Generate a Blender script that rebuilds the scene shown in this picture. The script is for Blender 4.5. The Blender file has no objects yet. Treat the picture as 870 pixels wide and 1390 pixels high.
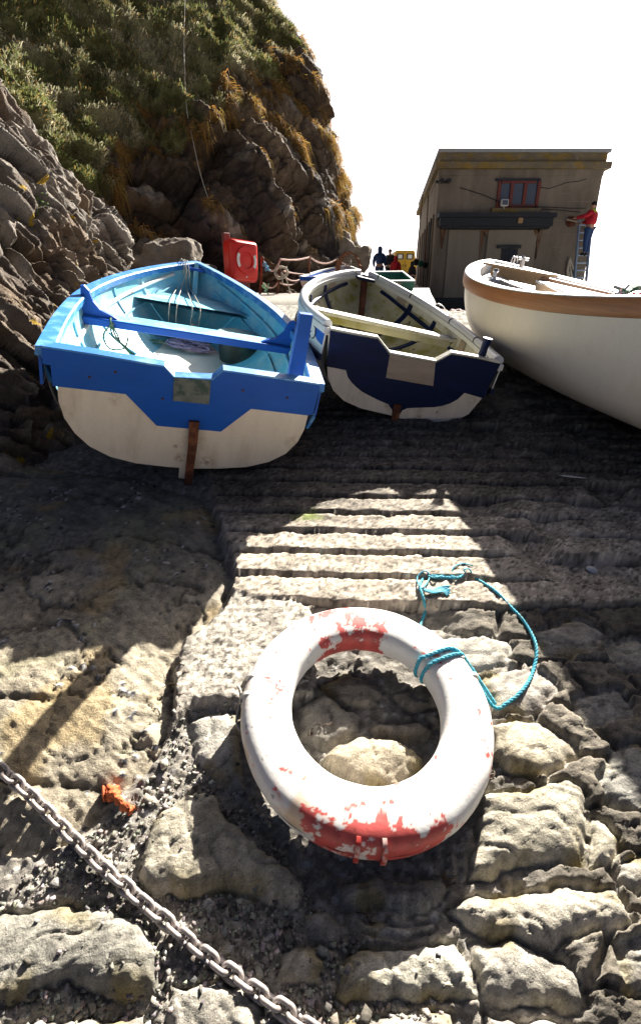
import bpy, math, random
import numpy as np
from mathutils import Vector, Matrix, Euler
random.seed(7); RNG = np.random.RandomState(11)
R = math.radians
sc = bpy.context.scene; COL = sc.collection
# ------------------------------------------------------------------ camera
FPX, TH, CZ = 650.0, R(21), 1.45
cam_d = bpy.data.cameras.new('camera'); cam = bpy.data.objects.new('camera', cam_d); COL.objects.link(cam)
cam.location = (0, 0, CZ); cam.rotation_euler = (R(90) - TH, 0, 0)
cam_d.sensor_fit = 'VERTICAL'; cam_d.sensor_height = 36; cam_d.lens = FPX / 1390 * 36
cam_d.shift_y = -45 / 1390; cam_d.clip_start = .05; cam_d.clip_end = 5000
sc.camera = cam
CAMP = Vector((0, 0, CZ)); CT, ST = math.cos(TH), math.sin(TH)
def ray(px, py):
    v = (650 - py) / FPX
    return Vector(((px - 435) / FPX, CT + v * ST, -ST + v * CT))
def at(px, py, F):                       # the point seen at a place of the survey photo, F metres ahead
    r = ray(px, py); return CAMP + r * (F / r.y)
def hit(px, py, p0, n):
    r = ray(px, py); return CAMP + r * ((Vector(p0) - CAMP).dot(n) / r.dot(n))
# ------------------------------------------------------------------ noise
_perm = RNG.permutation(256); _perm = np.concatenate([_perm, _perm, _perm])
_g = RNG.normal(size=(256, 3)); _g /= np.linalg.norm(_g, axis=1)[:, None]
def noise(P):
    P = np.asarray(P, dtype=np.float64); i = np.floor(P).astype(np.int64); f = P - i; i &= 255
    u = f * f * f * (f * (f * 6 - 15) + 10); out = 0
    for dx in (0, 1):
        wx = u[:, 0] if dx else 1 - u[:, 0]
        for dy in (0, 1):
            wy = u[:, 1] if dy else 1 - u[:, 1]
            for dz in (0, 1):
                wz = u[:, 2] if dz else 1 - u[:, 2]
                h = _perm[_perm[_perm[(i[:, 0] + dx) & 255] + ((i[:, 1] + dy) & 255)] + ((i[:, 2] + dz) & 255)]
                g = _g[h]
                out = out + wx * wy * wz * (g[:, 0] * (f[:, 0] - dx) + g[:, 1] * (f[:, 1] - dy) + g[:, 2] * (f[:, 2] - dz))
    return out * 1.5
def fbm(P, oct=4, gain=.5, lac=2.03):
    P = np.asarray(P, float); a, s = 1., 0
    for k in range(oct): s = s + a * noise(P + k * 17.3); a *= gain; P = P * lac
    return s
def ridge(P, oct=4, gain=.5):
    P = np.asarray(P, float); a, s = 1., 0
    for k in range(oct): s = s + a * (1 - np.abs(noise(P + k * 9.1)) * 2.2); a *= gain; P = P * 2.07
    return s
def vor(x, y, seed=0):                    # F1, F2-F1, id of jittered cells
    ix, iy = np.floor(x).astype(int), np.floor(y).astype(int)
    f1 = np.full(x.shape, 9.); f2 = np.full(x.shape, 9.); cid = np.zeros(x.shape)
    for dx in (-1, 0, 1):
        for dy in (-1, 0, 1):
            cx, cy = ix + dx, iy + dy
            h = _perm[(_perm[(cx + seed) & 255] + cy) & 255]; h2 = _perm[(h + 31 + seed) & 255]
            d = np.hypot(cx + .1 + .8 * h / 255. - x, cy + .1 + .8 * h2 / 255. - y)
            m = d < f1; f2 = np.where(m, f1, np.minimum(f2, d)); cid = np.where(m, _perm[(h2 + h) & 255], cid); f1 = np.where(m, d, f1)
    return f1, f2 - f1, cid / 255.
def vor3(P, seed=0):                      # angular blocks: signed facet height and crack distance
    I = np.floor(P).astype(int); f1 = np.full(len(P), 9.); f2 = np.full(len(P), 9.); hv = np.zeros(len(P))
    for dx in (-1, 0, 1):
        for dy in (-1, 0, 1):
            for dz in (-1, 0, 1):
                c = I + (dx, dy, dz); h = _perm[(_perm[(_perm[(c[:, 0] + seed) & 255] + c[:, 1]) & 255] + c[:, 2]) & 255]
                o = np.stack([_perm[h + 1], _perm[h + 77], _perm[h + 151]], -1) / 255.
                v = P - (c + .1 + .8 * o); d = np.sqrt((v * v).sum(1)); m = d < f1
                hh_ = (h / 255. - .5) + (v * _g[h]).sum(1) * .9
                f2 = np.where(m, f1, np.minimum(f2, d)); hv = np.where(m, hh_, hv); f1 = np.where(m, d, f1)
    return hv, f2 - f1
def sstep(a, b, x):
    t = np.clip((x - a) / (b - a), 0, 1); return t * t * (3 - 2 * t)
# ------------------------------------------------------------------ materials
def mat(name, col=(.5, .5, .5), rough=.6, metal=0, attr=None, var=.15, vscale=6, bump=.2, bscale=40, col2=None, c2s=3, c2t=(.5, .6),
        spec=.5, spots=None, bdist=.01, grain=None, streak=None):
    m = bpy.data.materials.new(name); m.use_nodes = True; nt = m.node_tree; N = nt.nodes; L = nt.links
    b = N['Principled BSDF']; b.inputs['Roughness'].default_value = rough; b.inputs['Metallic'].default_value = metal
    b.inputs['Specular IOR Level'].default_value = spec
    tc = N.new('ShaderNodeTexCoord'); co = tc.outputs['Object']
    if streak is not None:
        mp = N.new('ShaderNodeMapping'); mp.inputs['Scale'].default_value = streak; L.new(co, mp.inputs[0]); vco = mp.outputs[0]
    else: vco = co
    def nz(s, d=6, c=co, r=.6):
        n = N.new('ShaderNodeTexNoise'); n.inputs['Scale'].default_value = s; n.inputs['Detail'].default_value = d
        n.inputs['Roughness'].default_value = r; L.new(c, n.inputs['Vector']); return n.outputs['Fac']
    def mix(f, a, bb, bt='MIX'):
        x = N.new('ShaderNodeMix'); x.data_type = 'RGBA'; x.blend_type = bt
        for s, v in ((x.inputs[0], f), (x.inputs[6], a), (x.inputs[7], bb)):
            if hasattr(v, 'is_linked'): L.new(v, s)
            else: s.default_value = v if isinstance(v, float) else (*v, 1)
        return x.outputs[2]
    def ramp(v, a, bb):
        r = N.new('ShaderNodeMapRange'); r.inputs[1].default_value = a; r.inputs[2].default_value = bb; L.new(v, r.inputs[0]); return r.outputs[0]
    if attr:
        a = N.new('ShaderNodeAttribute'); a.attribute_name = attr; c = a.outputs['Color']
    else:
        rgb = N.new('ShaderNodeRGB'); rgb.outputs[0].default_value = (*col, 1); c = rgb.outputs[0]
    if col2: c = mix(ramp(nz(c2s, 8, vco), *c2t), c, col2)
    if spots: c = mix(ramp(nz(spots[1], 6), spots[2], spots[2] + .03), c, spots[0])
    if var:
        v = ramp(nz(vscale, 8, vco, .7), .3, .7)
        mul = N.new('ShaderNodeMapRange'); mul.inputs[3].default_value = 1 - var; mul.inputs[4].default_value = 1 + var; L.new(v, mul.inputs[0])
        h = N.new('ShaderNodeVectorMath'); h.operation = 'SCALE'; L.new(c, h.inputs[0]); L.new(mul.outputs[0], h.inputs['Scale']); c = h.outputs[0]
    if grain:
        v = ramp(nz(grain[0], 3, co, .8), .3, .7)
        mul = N.new('ShaderNodeMapRange'); mul.inputs[3].default_value = 1 - grain[1]; mul.inputs[4].default_value = 1 + grain[1]; L.new(v, mul.inputs[0])
        h = N.new('ShaderNodeVectorMath'); h.operation = 'SCALE'; L.new(c, h.inputs[0]); L.new(mul.outputs[0], h.inputs['Scale']); c = h.outputs[0]
    L.new(c, b.inputs['Base Color'])
    if bump:
        bp = N.new('ShaderNodeBump'); bp.inputs['Strength'].default_value = bump; bp.inputs['Distance'].default_value = bdist
        L.new(nz(bscale, 8, vco, .7), bp.inputs['Height']); L.new(bp.outputs[0], b.inputs['Normal'])
    return m
M = {}
M['ground'] = mat('ground_stone', attr='col', rough=.8, var=.22, vscale=22, bump=1, bscale=120, bdist=.005, grain=(240, .36), spec=.2)
M['cliff'] = mat('cliff_rock', attr='col', rough=.9, var=.3, vscale=2.5, bump=1, bscale=7, bdist=.06, grain=(28, .25), spec=.15)
M['outcrop'] = mat('outcrop_rock', attr='col', rough=.85, var=.3, vscale=4, bump=1, bscale=22, bdist=.03, grain=(70, .3), spec=.2, streak=(1, .6, 1))
M['grass'] = mat('grass_blades', attr='col', rough=.8, var=.25, vscale=1.3, bump=0, spec=.2)
M['blue'] = mat('blue_gloss_paint', (.003, .095, .50), .5, var=.10, vscale=9, bump=.12, bscale=14, col2=(.008, .10, .46), c2s=7, c2t=(.5, .75), spec=.3, streak=(.5, 1, 1), spots=((.10, .08, .08), 16, .71))
def stain(name, src, spots_):                # soft rust stains round fixings, at places of their own on the board
    m = M[src].copy(); m.name = name; nt = m.node_tree; N = nt.nodes; L = nt.links; b = N['Principled BSDF']; c = b.inputs['Base Color'].links[0].from_socket
    tc = N.new('ShaderNodeTexCoord'); nz = N.new('ShaderNodeTexNoise'); nz.inputs['Scale'].default_value = 38; nz.inputs['Detail'].default_value = 8; L.new(tc.outputs['Object'], nz.inputs['Vector'])
    for (p, r, co, st_) in spots_:
        d = N.new('ShaderNodeVectorMath'); d.operation = 'DISTANCE'; L.new(tc.outputs['Object'], d.inputs[0]); d.inputs[1].default_value = p
        mr = N.new('ShaderNodeMapRange'); mr.inputs[1].default_value = r; mr.inputs[2].default_value = r * .2; mr.inputs[4].default_value = st_; L.new(d.outputs['Value'], mr.inputs[0])
        mu = N.new('ShaderNodeMath'); mu.operation = 'MULTIPLY'; L.new(mr.outputs[0], mu.inputs[0])
        m2 = N.new('ShaderNodeMapRange'); m2.inputs[1].default_value = .42; m2.inputs[2].default_value = .62; L.new(nz.outputs['Fac'], m2.inputs[0]); L.new(m2.outputs[0], mu.inputs[1])
        mx = N.new('ShaderNodeMix'); mx.data_type = 'RGBA'; L.new(mu.outputs[0], mx.inputs[0]); L.new(c, mx.inputs[6]); mx.inputs[7].default_value = (*co, 1); c = mx.outputs[2]
    L.new(c, b.inputs['Base Color']); M[name] = m
M['cyan'] = mat('pale_blue_paint', (.15, .58, .82), .5, var=.12, vscale=7, bump=.15, bscale=25, col2=(.42, .72, .85), c2s=5, c2t=(.45, .7), spots=((.45, .55, .55), 18, .66))
M['railblue'] = mat('worn_blue_paint', (.03, .22, .62), .5, var=.12, vscale=9, bump=.15, bscale=30, col2=(.20, .45, .75), c2s=9, c2t=(.5, .7), spots=((.55, .6, .6), 30, .68))
M['cream'] = mat('cream_paint', (.82, .74, .62), .5, var=.07, vscale=6, bump=.12, bscale=16, streak=(2.5, 2.5, .7), spots=((.30, .16, .07), 9, .73), col2=(.58, .47, .34), c2s=4, c2t=(.52, .85), grain=(60, .03))
M['hullwhite'] = mat('white_hull_paint', (.82, .76, .66), .42, var=.06, vscale=3, bump=.05, bscale=8, spots=((.25, .18, .12), 12, .76), col2=(.60, .51, .41), c2s=3, c2t=(.5, .85), streak=(1.5, 1.2, .6), grain=(50, .03))
M['white'] = mat('white_paint', (.78, .79, .78), .5, var=.07, vscale=9, bump=.15, bscale=30, spots=((.4, .36, .28), 22, .7))
M['floor'] = mat('white_floor_paint', (.74, .75, .72), .6, var=.10, vscale=6, bump=.2, bscale=30, spots=((.25, .2, .15), 14, .68))
M['navy'] = mat('navy_paint', (.001, .009, .052), .55, spec=.25, var=.2, vscale=9, bump=.2, bscale=18, col2=(.004, .014, .08), c2s=6, c2t=(.5, .7), streak=(.4, 1, 1.4), spots=((.10, .05, .03), 18, .72))
M['moss'] = mat('mossy_planking', (.60, .57, .40), .8, var=.25, vscale=9, bump=.4, bscale=30, col2=(.27, .25, .06), c2s=4.5, c2t=(.42, .62), spots=((.12, .10, .04), 12, .62))
M['oldwhite'] = mat('weathered_white_paint', (.66, .65, .57), .6, var=.15, vscale=9, bump=.3, bscale=30, col2=(.40, .38, .20), c2s=6, c2t=(.52, .7), spots=((.2, .16, .08), 22, .66))
M['tube'] = mat('grey_white_tube', (.72, .74, .78), .35, var=.08, vscale=12, bump=.05, spots=((.35, .35, .33), 25, .7))
M['paleply'] = mat('bare_plywood', (.42, .34, .26), .7, var=.2, vscale=8, bump=.3, bscale=50, streak=(.5, 1, 3))
M['varnish'] = mat('varnished_wood', (.40, .17, .065), .38, var=.28, vscale=10, bump=.15, bscale=30, col2=(.14, .045, .015), c2s=5, c2t=(.5, .8), streak=(2.2, .25, 7), spots=((.08, .04, .02), 10, .73))
M['wood'] = mat('pale_wood', (.40, .25, .13), .6, var=.25, vscale=12, bump=.2, bscale=30, streak=(.4, 3, 4))
M['oldwood'] = mat('dark_maroon_wood', (.17, .06, .055), .7, var=.3, vscale=20, bump=.4, bscale=60, streak=(3, 3, .3))
M['rust'] = mat('rusty_iron', (.10, .032, .015), .85, var=.4, vscale=25, bump=.5, bscale=60, col2=(.2, .07, .03), c2s=16)
M['plate'] = mat('worn_metal_plate', (.15, .17, .16), .55, metal=.3, var=.4, vscale=12, bump=.3, bscale=40, col2=(.05, .09, .08), c2s=14)
M['galv'] = mat('galvanised_steel', (.44, .40, .38), .55, metal=.35, var=.2, vscale=60, bump=.5, bscale=160, bdist=.002, col2=(.26, .2, .16), c2s=40, c2t=(.5, .7))
M['steel'] = mat('stainless_steel', (.6, .6, .62), .28, metal=.9, var=.1, bump=0)
M['rubber'] = mat('dark_plastic', (.012, .022, .022), .45, var=.2, vscale=12, bump=.1, col2=(.03, .07, .06), c2s=5)
M['red'] = mat('red_plastic', (.70, .025, .018), .38, var=.08, vscale=8, bump=.03)
M['orange'] = mat('orange_plastic', (.62, .14, .035), .7, var=.3, vscale=90, bump=.8, bscale=150, bdist=.004, col2=(.38, .07, .02), c2s=50)
M['concrete'] = mat('old_render', (.22, .192, .158), .9, var=.22, vscale=1.2, bump=.4, bscale=14, bdist=.02, col2=(.15, .13, .108), c2s=.9, c2t=(.42, .62), streak=(1.6, 1.6, .5), grain=(24, .1), spots=((.27, .25, .2), 5, .66))
M['patch'] = mat('newer_render', (.25, .228, .192), .9, var=.12, vscale=2, bump=.2, bscale=18, streak=(2, 1, .5))
M['lichen'] = mat('lichened_concrete', (.17, .145, .105), .9, var=.3, vscale=3, bump=.4, bscale=20, col2=(.23, .16, .04), c2s=2.2, c2t=(.45, .6), spots=((.34, .33, .28), 8, .66))
M['slate'] = mat('roof_slab', (.33, .36, .40), .7, var=.1, vscale=4, bump=.1)
M['darkpaint'] = mat('dark_blue_paint', (.008, .014, .026), .6, var=.35, vscale=5, bump=.3, bscale=14, col2=(.12, .12, .11), c2s=6, c2t=(.6, .8), streak=(.25, 1, 5))
M['windowred'] = mat('dark_red_paint', (.16, .03, .022), .5, var=.15, bump=.05)
M['glass'] = mat('window_glass', (.09, .11, .15), .12, var=.15, vscale=3, bump=0)
M['darkglass'] = mat('dark_glass', (.02, .025, .03), .1, var=0, bump=0)
M['dark'] = mat('damp_plinth', (.025, .03, .035), .7, var=.4, vscale=4, bump=.4, bscale=12)
M['yellow'] = mat('yellow_paint', (.60, .36, .02), .45, var=.08, bump=.02)
M['black'] = mat('black_rubber', (.012, .012, .014), .6, var=.1, bump=.1)
M['green'] = mat('green_grp', (.008, .13, .08), .5, var=.1, vscale=5, bump=.05)
M['greypanel'] = mat('grey_sheet', (.42, .43, .46), .5, var=.12, vscale=3, bump=.1)
M['teal'] = mat('teal_twine', (.05, .42, .58), .7, var=.25, vscale=60, bump=.3, bscale=200, col2=(.12, .42, .48), c2s=40)
M['ropewhite'] = mat('dirty_white_rope', (.52, .48, .40), .8, var=.2, vscale=30, bump=.4, bscale=150)
M['ropepink'] = mat('pale_pink_rope', (.60, .40, .34), .8, var=.2, vscale=30, bump=.4, bscale=120)
M['ropegreen'] = mat('green_rope', (.05, .15, .09), .8, var=.35, vscale=30, bump=.3, col2=(.22, .30, .22), c2s=20)
M['ropelilac'] = mat('lilac_rope', (.30, .24, .42), .8, var=.35, vscale=40, bump=.4, col2=(.38, .34, .45), c2s=25)
M['ropeblue'] = mat('bright_blue_rope', (.08, .42, .65), .8, var=.2, bump=.3)
M['ropelime'] = mat('light_green_rope', (.25, .5, .3), .8, var=.2, bump=.3)
M['skin'] = mat('skin', (.48, .27, .19), .6, var=.05, bump=0)
M['cnavy'] = mat('navy_cloth', (.02, .06, .19), .85, var=.25, vscale=10, bump=.3, bscale=20)
M['cblack'] = mat('black_cloth', (.012, .012, .017), .85, var=.25, vscale=10, bump=.3, bscale=20)
M['cred'] = mat('crimson_cloth', (.48, .012, .03), .8, var=.15, vscale=10, bump=.3, bscale=20)
M['clime'] = mat('lime_cloth', (.45, .6, .03), .8, var=.1, bump=.1)
M['hair'] = mat('brown_hair', (.05, .025, .015), .7, var=.2, bump=.3)
M['ladder'] = mat('pale_blue_aluminium', (.30, .42, .62), .4, metal=.3, var=.1, bump=0)
M['shell'] = mat('white_shell', (.75, .74, .72), .5, var=.1, bump=.1)
M['weed'] = mat('brown_seaweed', (.07, .04, .015), .6, var=.4, vscale=30, bump=.4)
def leafy(m):
    nt = m.node_tree; b = nt.nodes['Principled BSDF']; t = nt.nodes.new('ShaderNodeBsdfTranslucent'); mx = nt.nodes.new('ShaderNodeMixShader'); mx.inputs[0].default_value = .42
    src = b.inputs['Base Color'].links[0].from_socket; nt.links.new(src, t.inputs[0]); nt.links.new(b.outputs[0], mx.inputs[1]); nt.links.new(t.outputs[0], mx.inputs[2]); nt.links.new(mx.outputs[0], nt.nodes['Material Output'].inputs[0])
leafy(M['grass'])
M['leaf'] = mat('green_leaves', (.09, .17, .02), .7, var=.3, vscale=20, bump=0)
# ------------------------------------------------------------------ builders
def tag(o, label=None, cat=None, group=None, kind=None):
    if label: o['label'] = label
    if cat: o['category'] = cat
    if group: o['group'] = group
    if kind: o['kind'] = kind
    return o
def empty(name, loc, label, cat, group=None, rot=None):
    o = bpy.data.objects.new(name, None); COL.objects.link(o); o.empty_display_size = .1
    if rot is not None: o.matrix_basis = Matrix.LocRotScale(Vector(loc), rot, None)
    else: o.location = loc
    return tag(o, label, cat, group)
class MB:
    def __init__(s): s.v = []; s.f = []
    def add(s, v, f):
        n = len(s.v); s.v += [tuple(p) for p in v]; s.f += [tuple(i + n for i in q) for q in f]; return s
    def box(s, c, size, rot=None, bev=0):
        x, y, z = (k / 2 for k in size)
        if bev:
            b = min(bev, x * .9, y * .9, z * .9); vs = []
            for sx in (-1, 1):
                for sy in (-1, 1):
                    for sz in (-1, 1):
                        vs += [(sx * x, sy * (y - b), sz * (z - b)), (sx * (x - b), sy * y, sz * (z - b)), (sx * (x - b), sy * (y - b), sz * z)]
            def I(sx, sy, sz, k): return ((sx > 0) * 4 + (sy > 0) * 2 + (sz > 0)) * 3 + k
            fs = []
            for k in range(3):
                for sg in (-1, 1):
                    q = [(-1, -1), (1, -1), (1, 1), (-1, 1)]; l = []
                    for a, c2 in q:
                        t = [a, c2]; t.insert(k, sg); l.append(I(*t, k))
                    fs.append(tuple(l if (sg > 0) != (k == 1) else l[::-1]))
            for k in range(3):
                o = [i for i in range(3) if i != k]
                for a in (-1, 1):
                    for c2 in (-1, 1):
                        def S(e): t = [0, 0, 0]; t[k] = e; t[o[0]] = a; t[o[1]] = c2; return t
                        l = [I(*S(-1), o[0]), I(*S(1), o[0]), I(*S(1), o[1]), I(*S(-1), o[1])]
                        fs.append(tuple(l))
            for sx in (-1, 1):
                for sy in (-1, 1):
                    for sz in (-1, 1): fs.append((I(sx, sy, sz, 0), I(sx, sy, sz, 1), I(sx, sy, sz, 2)))
        else:
            vs = [(sx * x, sy * y, sz * z) for sx in (-1, 1) for sy in (-1, 1) for sz in (-1, 1)]
            fs = [(0, 1, 3, 2), (4, 6, 7, 5), (0, 4, 5, 1), (2, 3, 7, 6), (0, 2, 6, 4), (1, 5, 7, 3)]
        m = rot.to_matrix() if isinstance(rot, Euler) else (rot if rot is not None else Matrix.Identity(3))
        c = Vector(c)
        return s.add([m @ Vector(p) + c for p in vs], fs)
    def beam(s, a, b, w, h=None, up=(0, 0, 1)):        # square-section bar from a to b
        a, b = Vector(a), Vector(b); d = (b - a); L = d.length; d.normalize(); h = h or w
        r = d.cross(Vector(up)); r = r.normalized() if r.length > 1e-4 else Vector((1, 0, 0)); u = r.cross(d)
        m = Matrix((r, d, u)).transposed()
        return s.box((a + b) / 2, (w, L, h), m)
    def tube(s, path, r, n=8, caps=True):
        P = [Vector(p) for p in path]; k = len(P); rr = r if hasattr(r, '__len__') else [r] * k
        t0 = (P[1] - P[0]).normalized(); u = t0.orthogonal().normalized(); vs = []; fs = []
        for i in range(k):
            t = (P[min(i + 1, k - 1)] - P[max(i - 1, 0)]).normalized()
            u = (u - t * u.dot(t)); u = u.normalized() if u.length > 1e-6 else t.orthogonal().normalized(); w = t.cross(u)
            for j in range(n):
                a = 2 * math.pi * j / n; vs.append(P[i] + (u * math.cos(a) + w * math.sin(a)) * rr[i])
        for i in range(k - 1):
            for j in range(n):
                fs.append((i * n + j, i * n + (j + 1) % n, (i + 1) * n + (j + 1) % n, (i + 1) * n + j))
        if caps: fs += [tuple(range(n))[::-1], tuple((k - 1) * n + j for j in range(n))]
        return s.add(vs, fs)
    def prism(s, pts, off):                             # polygon of 3D points extruded by a vector
        n = len(pts); off = Vector(off)
        vs = [Vector(p) for p in pts] + [Vector(p) + off for p in pts]
        return s.add(vs, [tuple(range(n)), tuple(range(n, 2 * n))[::-1]] + [(i, i + n, (i + 1) % n + n, (i + 1) % n) for i in range(n)])
    def grid(s, rows, closed=False):
        n = len(rows[0]); vs = [p for r in rows for p in r]; fs = []
        for i in range(len(rows) - 1):
            for j in range(n if closed else n - 1):
                fs.append((i * n + j, i * n + (j + 1) % n, (i + 1) * n + (j + 1) % n, (i + 1) * n + j))
        return s.add(vs, fs)
    def lathe(s, prof, c=(0, 0, 0), n=24, rot=None, sx=1, sy=1):
        m = rot or Matrix.Identity(3); c = Vector(c)
        return s.grid([[m @ Vector((r * sx * math.cos(2 * math.pi * j / n), r * sy * math.sin(2 * math.pi * j / n), z)) + c for j in range(n)] for r, z in prof], True)
    def build(s, name, m, parent=None, smooth=False, world=True):
        me = bpy.data.meshes.new(name); v = [Vector(p) for p in s.v]
        if parent is not None and world:
            P = parent; Mx = Matrix.Identity(4)
            while P is not None: Mx = P.matrix_basis @ Mx; P = P.parent
            Mi = Mx.inverted(); v = [Mi @ p for p in v]
        me.from_pydata([tuple(p) for p in v], [], s.f); me.update()
        import bmesh
        b = bmesh.new(); b.from_mesh(me); bmesh.ops.recalc_face_normals(b, faces=b.faces); b.to_mesh(me); b.free()
        me.materials.append(M[m] if isinstance(m, str) else m)
        o = bpy.data.objects.new(name, me); COL.objects.link(o)
        if smooth:
            me.polygons.foreach_set('use_smooth', [True] * len(me.polygons))
            if smooth != 2:
                try: me.set_sharp_from_angle(angle=R(35))
                except Exception: pass
        if parent is not None: o.parent = parent
        return o
def bigmesh(name, V, F, material, col=None, parent=None, smooth=True):
    V = np.asarray(V, np.float32); F = np.asarray(F, np.int32); k = F.shape[1]
    me = bpy.data.meshes.new(name); me.vertices.add(len(V)); me.vertices.foreach_set('co', V.ravel())
    me.loops.add(F.size); me.loops.foreach_set('vertex_index', F.ravel()); me.polygons.add(len(F))
    me.polygons.foreach_set('loop_start', np.arange(0, F.size, k, dtype=np.int32))
    if smooth: me.polygons.foreach_set('use_smooth', np.ones(len(F), bool))
    me.update(calc_edges=True)
    if col is not None:
        a = me.color_attributes.new('col', 'FLOAT_COLOR', 'POINT')
        c = np.ones((len(V), 4), np.float32); c[:, :3] = np.clip(col, 0, 1); a.data.foreach_set('color', c.ravel())
    me.materials.append(M[material]); me.validate()
    o = bpy.data.objects.new(name, me); COL.objects.link(o)
    if parent: o.parent = parent
    return o
def gridfaces(nr, nc):
    i = np.arange(nr - 1)[:, None] * nc + np.arange(nc - 1)[None, :]
    return np.stack([i, i + 1, i + nc + 1, i + nc], -1).reshape(-1, 4)
def smoothpath(pts, n=8):
    P = [Vector(p) for p in pts]; out = []
    for i in range(len(P) - 1):
        a, b, c, d = P[max(i - 1, 0)], P[i], P[i + 1], P[min(i + 2, len(P) - 1)]
        for k in range(n):
            t = k / n; out.append(.5 * ((2 * b) + (c - a) * t + (2 * a - 5 * b + 4 * c - d) * t * t + (3 * b - a - 3 * c + d) * t ** 3))
    return out + [P[-1]]
def strands(mb, path, r, pitch=None, k=3, n=5):      # laid rope of k twisted strands
    pitch = pitch or r * 7; P = [Vector(p) for p in path]
    L = [0]
    for i in range(1, len(P)): L.append(L[-1] + (P[i] - P[i - 1]).length)
    m = max(6, int(L[-1] / (pitch / 7))); Q = []; j = 0
    for i in range(m + 1):
        s = L[-1] * i / m
        while j < len(L) - 2 and L[j + 1] < s: j += 1
        t = (s - L[j]) / max(L[j + 1] - L[j], 1e-9); Q.append(P[j].lerp(P[j + 1], min(t, 1)))
    u = (Q[1] - Q[0]).orthogonal().normalized(); fr = []
    for i in range(m + 1):
        t = (Q[min(i + 1, m)] - Q[max(i - 1, 0)]).normalized(); u = (u - t * u.dot(t)).normalized(); fr.append((u.copy(), t.cross(u)))
    for q in range(k):
        pa = []
        for i in range(m + 1):
            a = 2 * math.pi * (q / k + L[-1] * i / m / pitch); pa.append(Q[i] + (fr[i][0] * math.cos(a) + fr[i][1] * math.sin(a)) * r * .5)
        mb.tube(pa, r * .56, n)
    return mb
# ------------------------------------------------------------------ ground shape
def G(x, y):                                # mean height of the slip
    x = np.asarray(x, float); y = np.asarray(y, float)
    z = .2 + (y - 1.08) * .176
    z = np.where(y > 8.3, 1.4707 + (y - 8.3) * .011, z); z = np.where(y > 17, 1.5664 + (np.minimum(y, 46) - 17) * .045, z)
    z = z - .75 * sstep(0, .45, x - .21 * y) * sstep(6.8, 8.6, y)
    return z
def gxy(px, py, h=0.):                      # where the survey photo's pixel meets the slip
    y = 2.
    r = ray(px, py)
    lo, hi = .05, 60.
    for _ in range(60):
        y = (lo + hi) / 2; z = CZ + r.z / r.y * y; x = r.x / r.y * y
        if z > float(G(x, y)) + h: lo = y
        else: hi = y
    return Vector((r.x / r.y * y, y, float(G(r.x / r.y * y, y)) + h))
def sdf(X, Y, poly):                        # signed distance, inside negative
    P = np.array(poly, float); d = np.full(X.shape, 1e9); ins = np.zeros(X.shape, bool); n = len(P)
    for i in range(n):
        a = P[i]; b = P[(i + 1) % n]; e = b - a
        t = np.clip(((X - a[0]) * e[0] + (Y - a[1]) * e[1]) / (e @ e + 1e-12), 0, 1)
        d = np.minimum(d, np.hypot(X - a[0] - t * e[0], Y - a[1] - t * e[1]))
        c = ((a[1] > Y) != (b[1] > Y)) & (X < (b[0] - a[0]) * (Y - a[1]) / (b[1] - a[1] + 1e-12) + a[0]); ins ^= c
    return np.where(ins, -d, d)
_gc = {}
def gp(poly, h=0.):
    k = (tuple(poly), h)
    if k not in _gc: _gc[k] = [tuple(gxy(a, b, h))[:2] for a, b in poly]
    return _gc[k]
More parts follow.
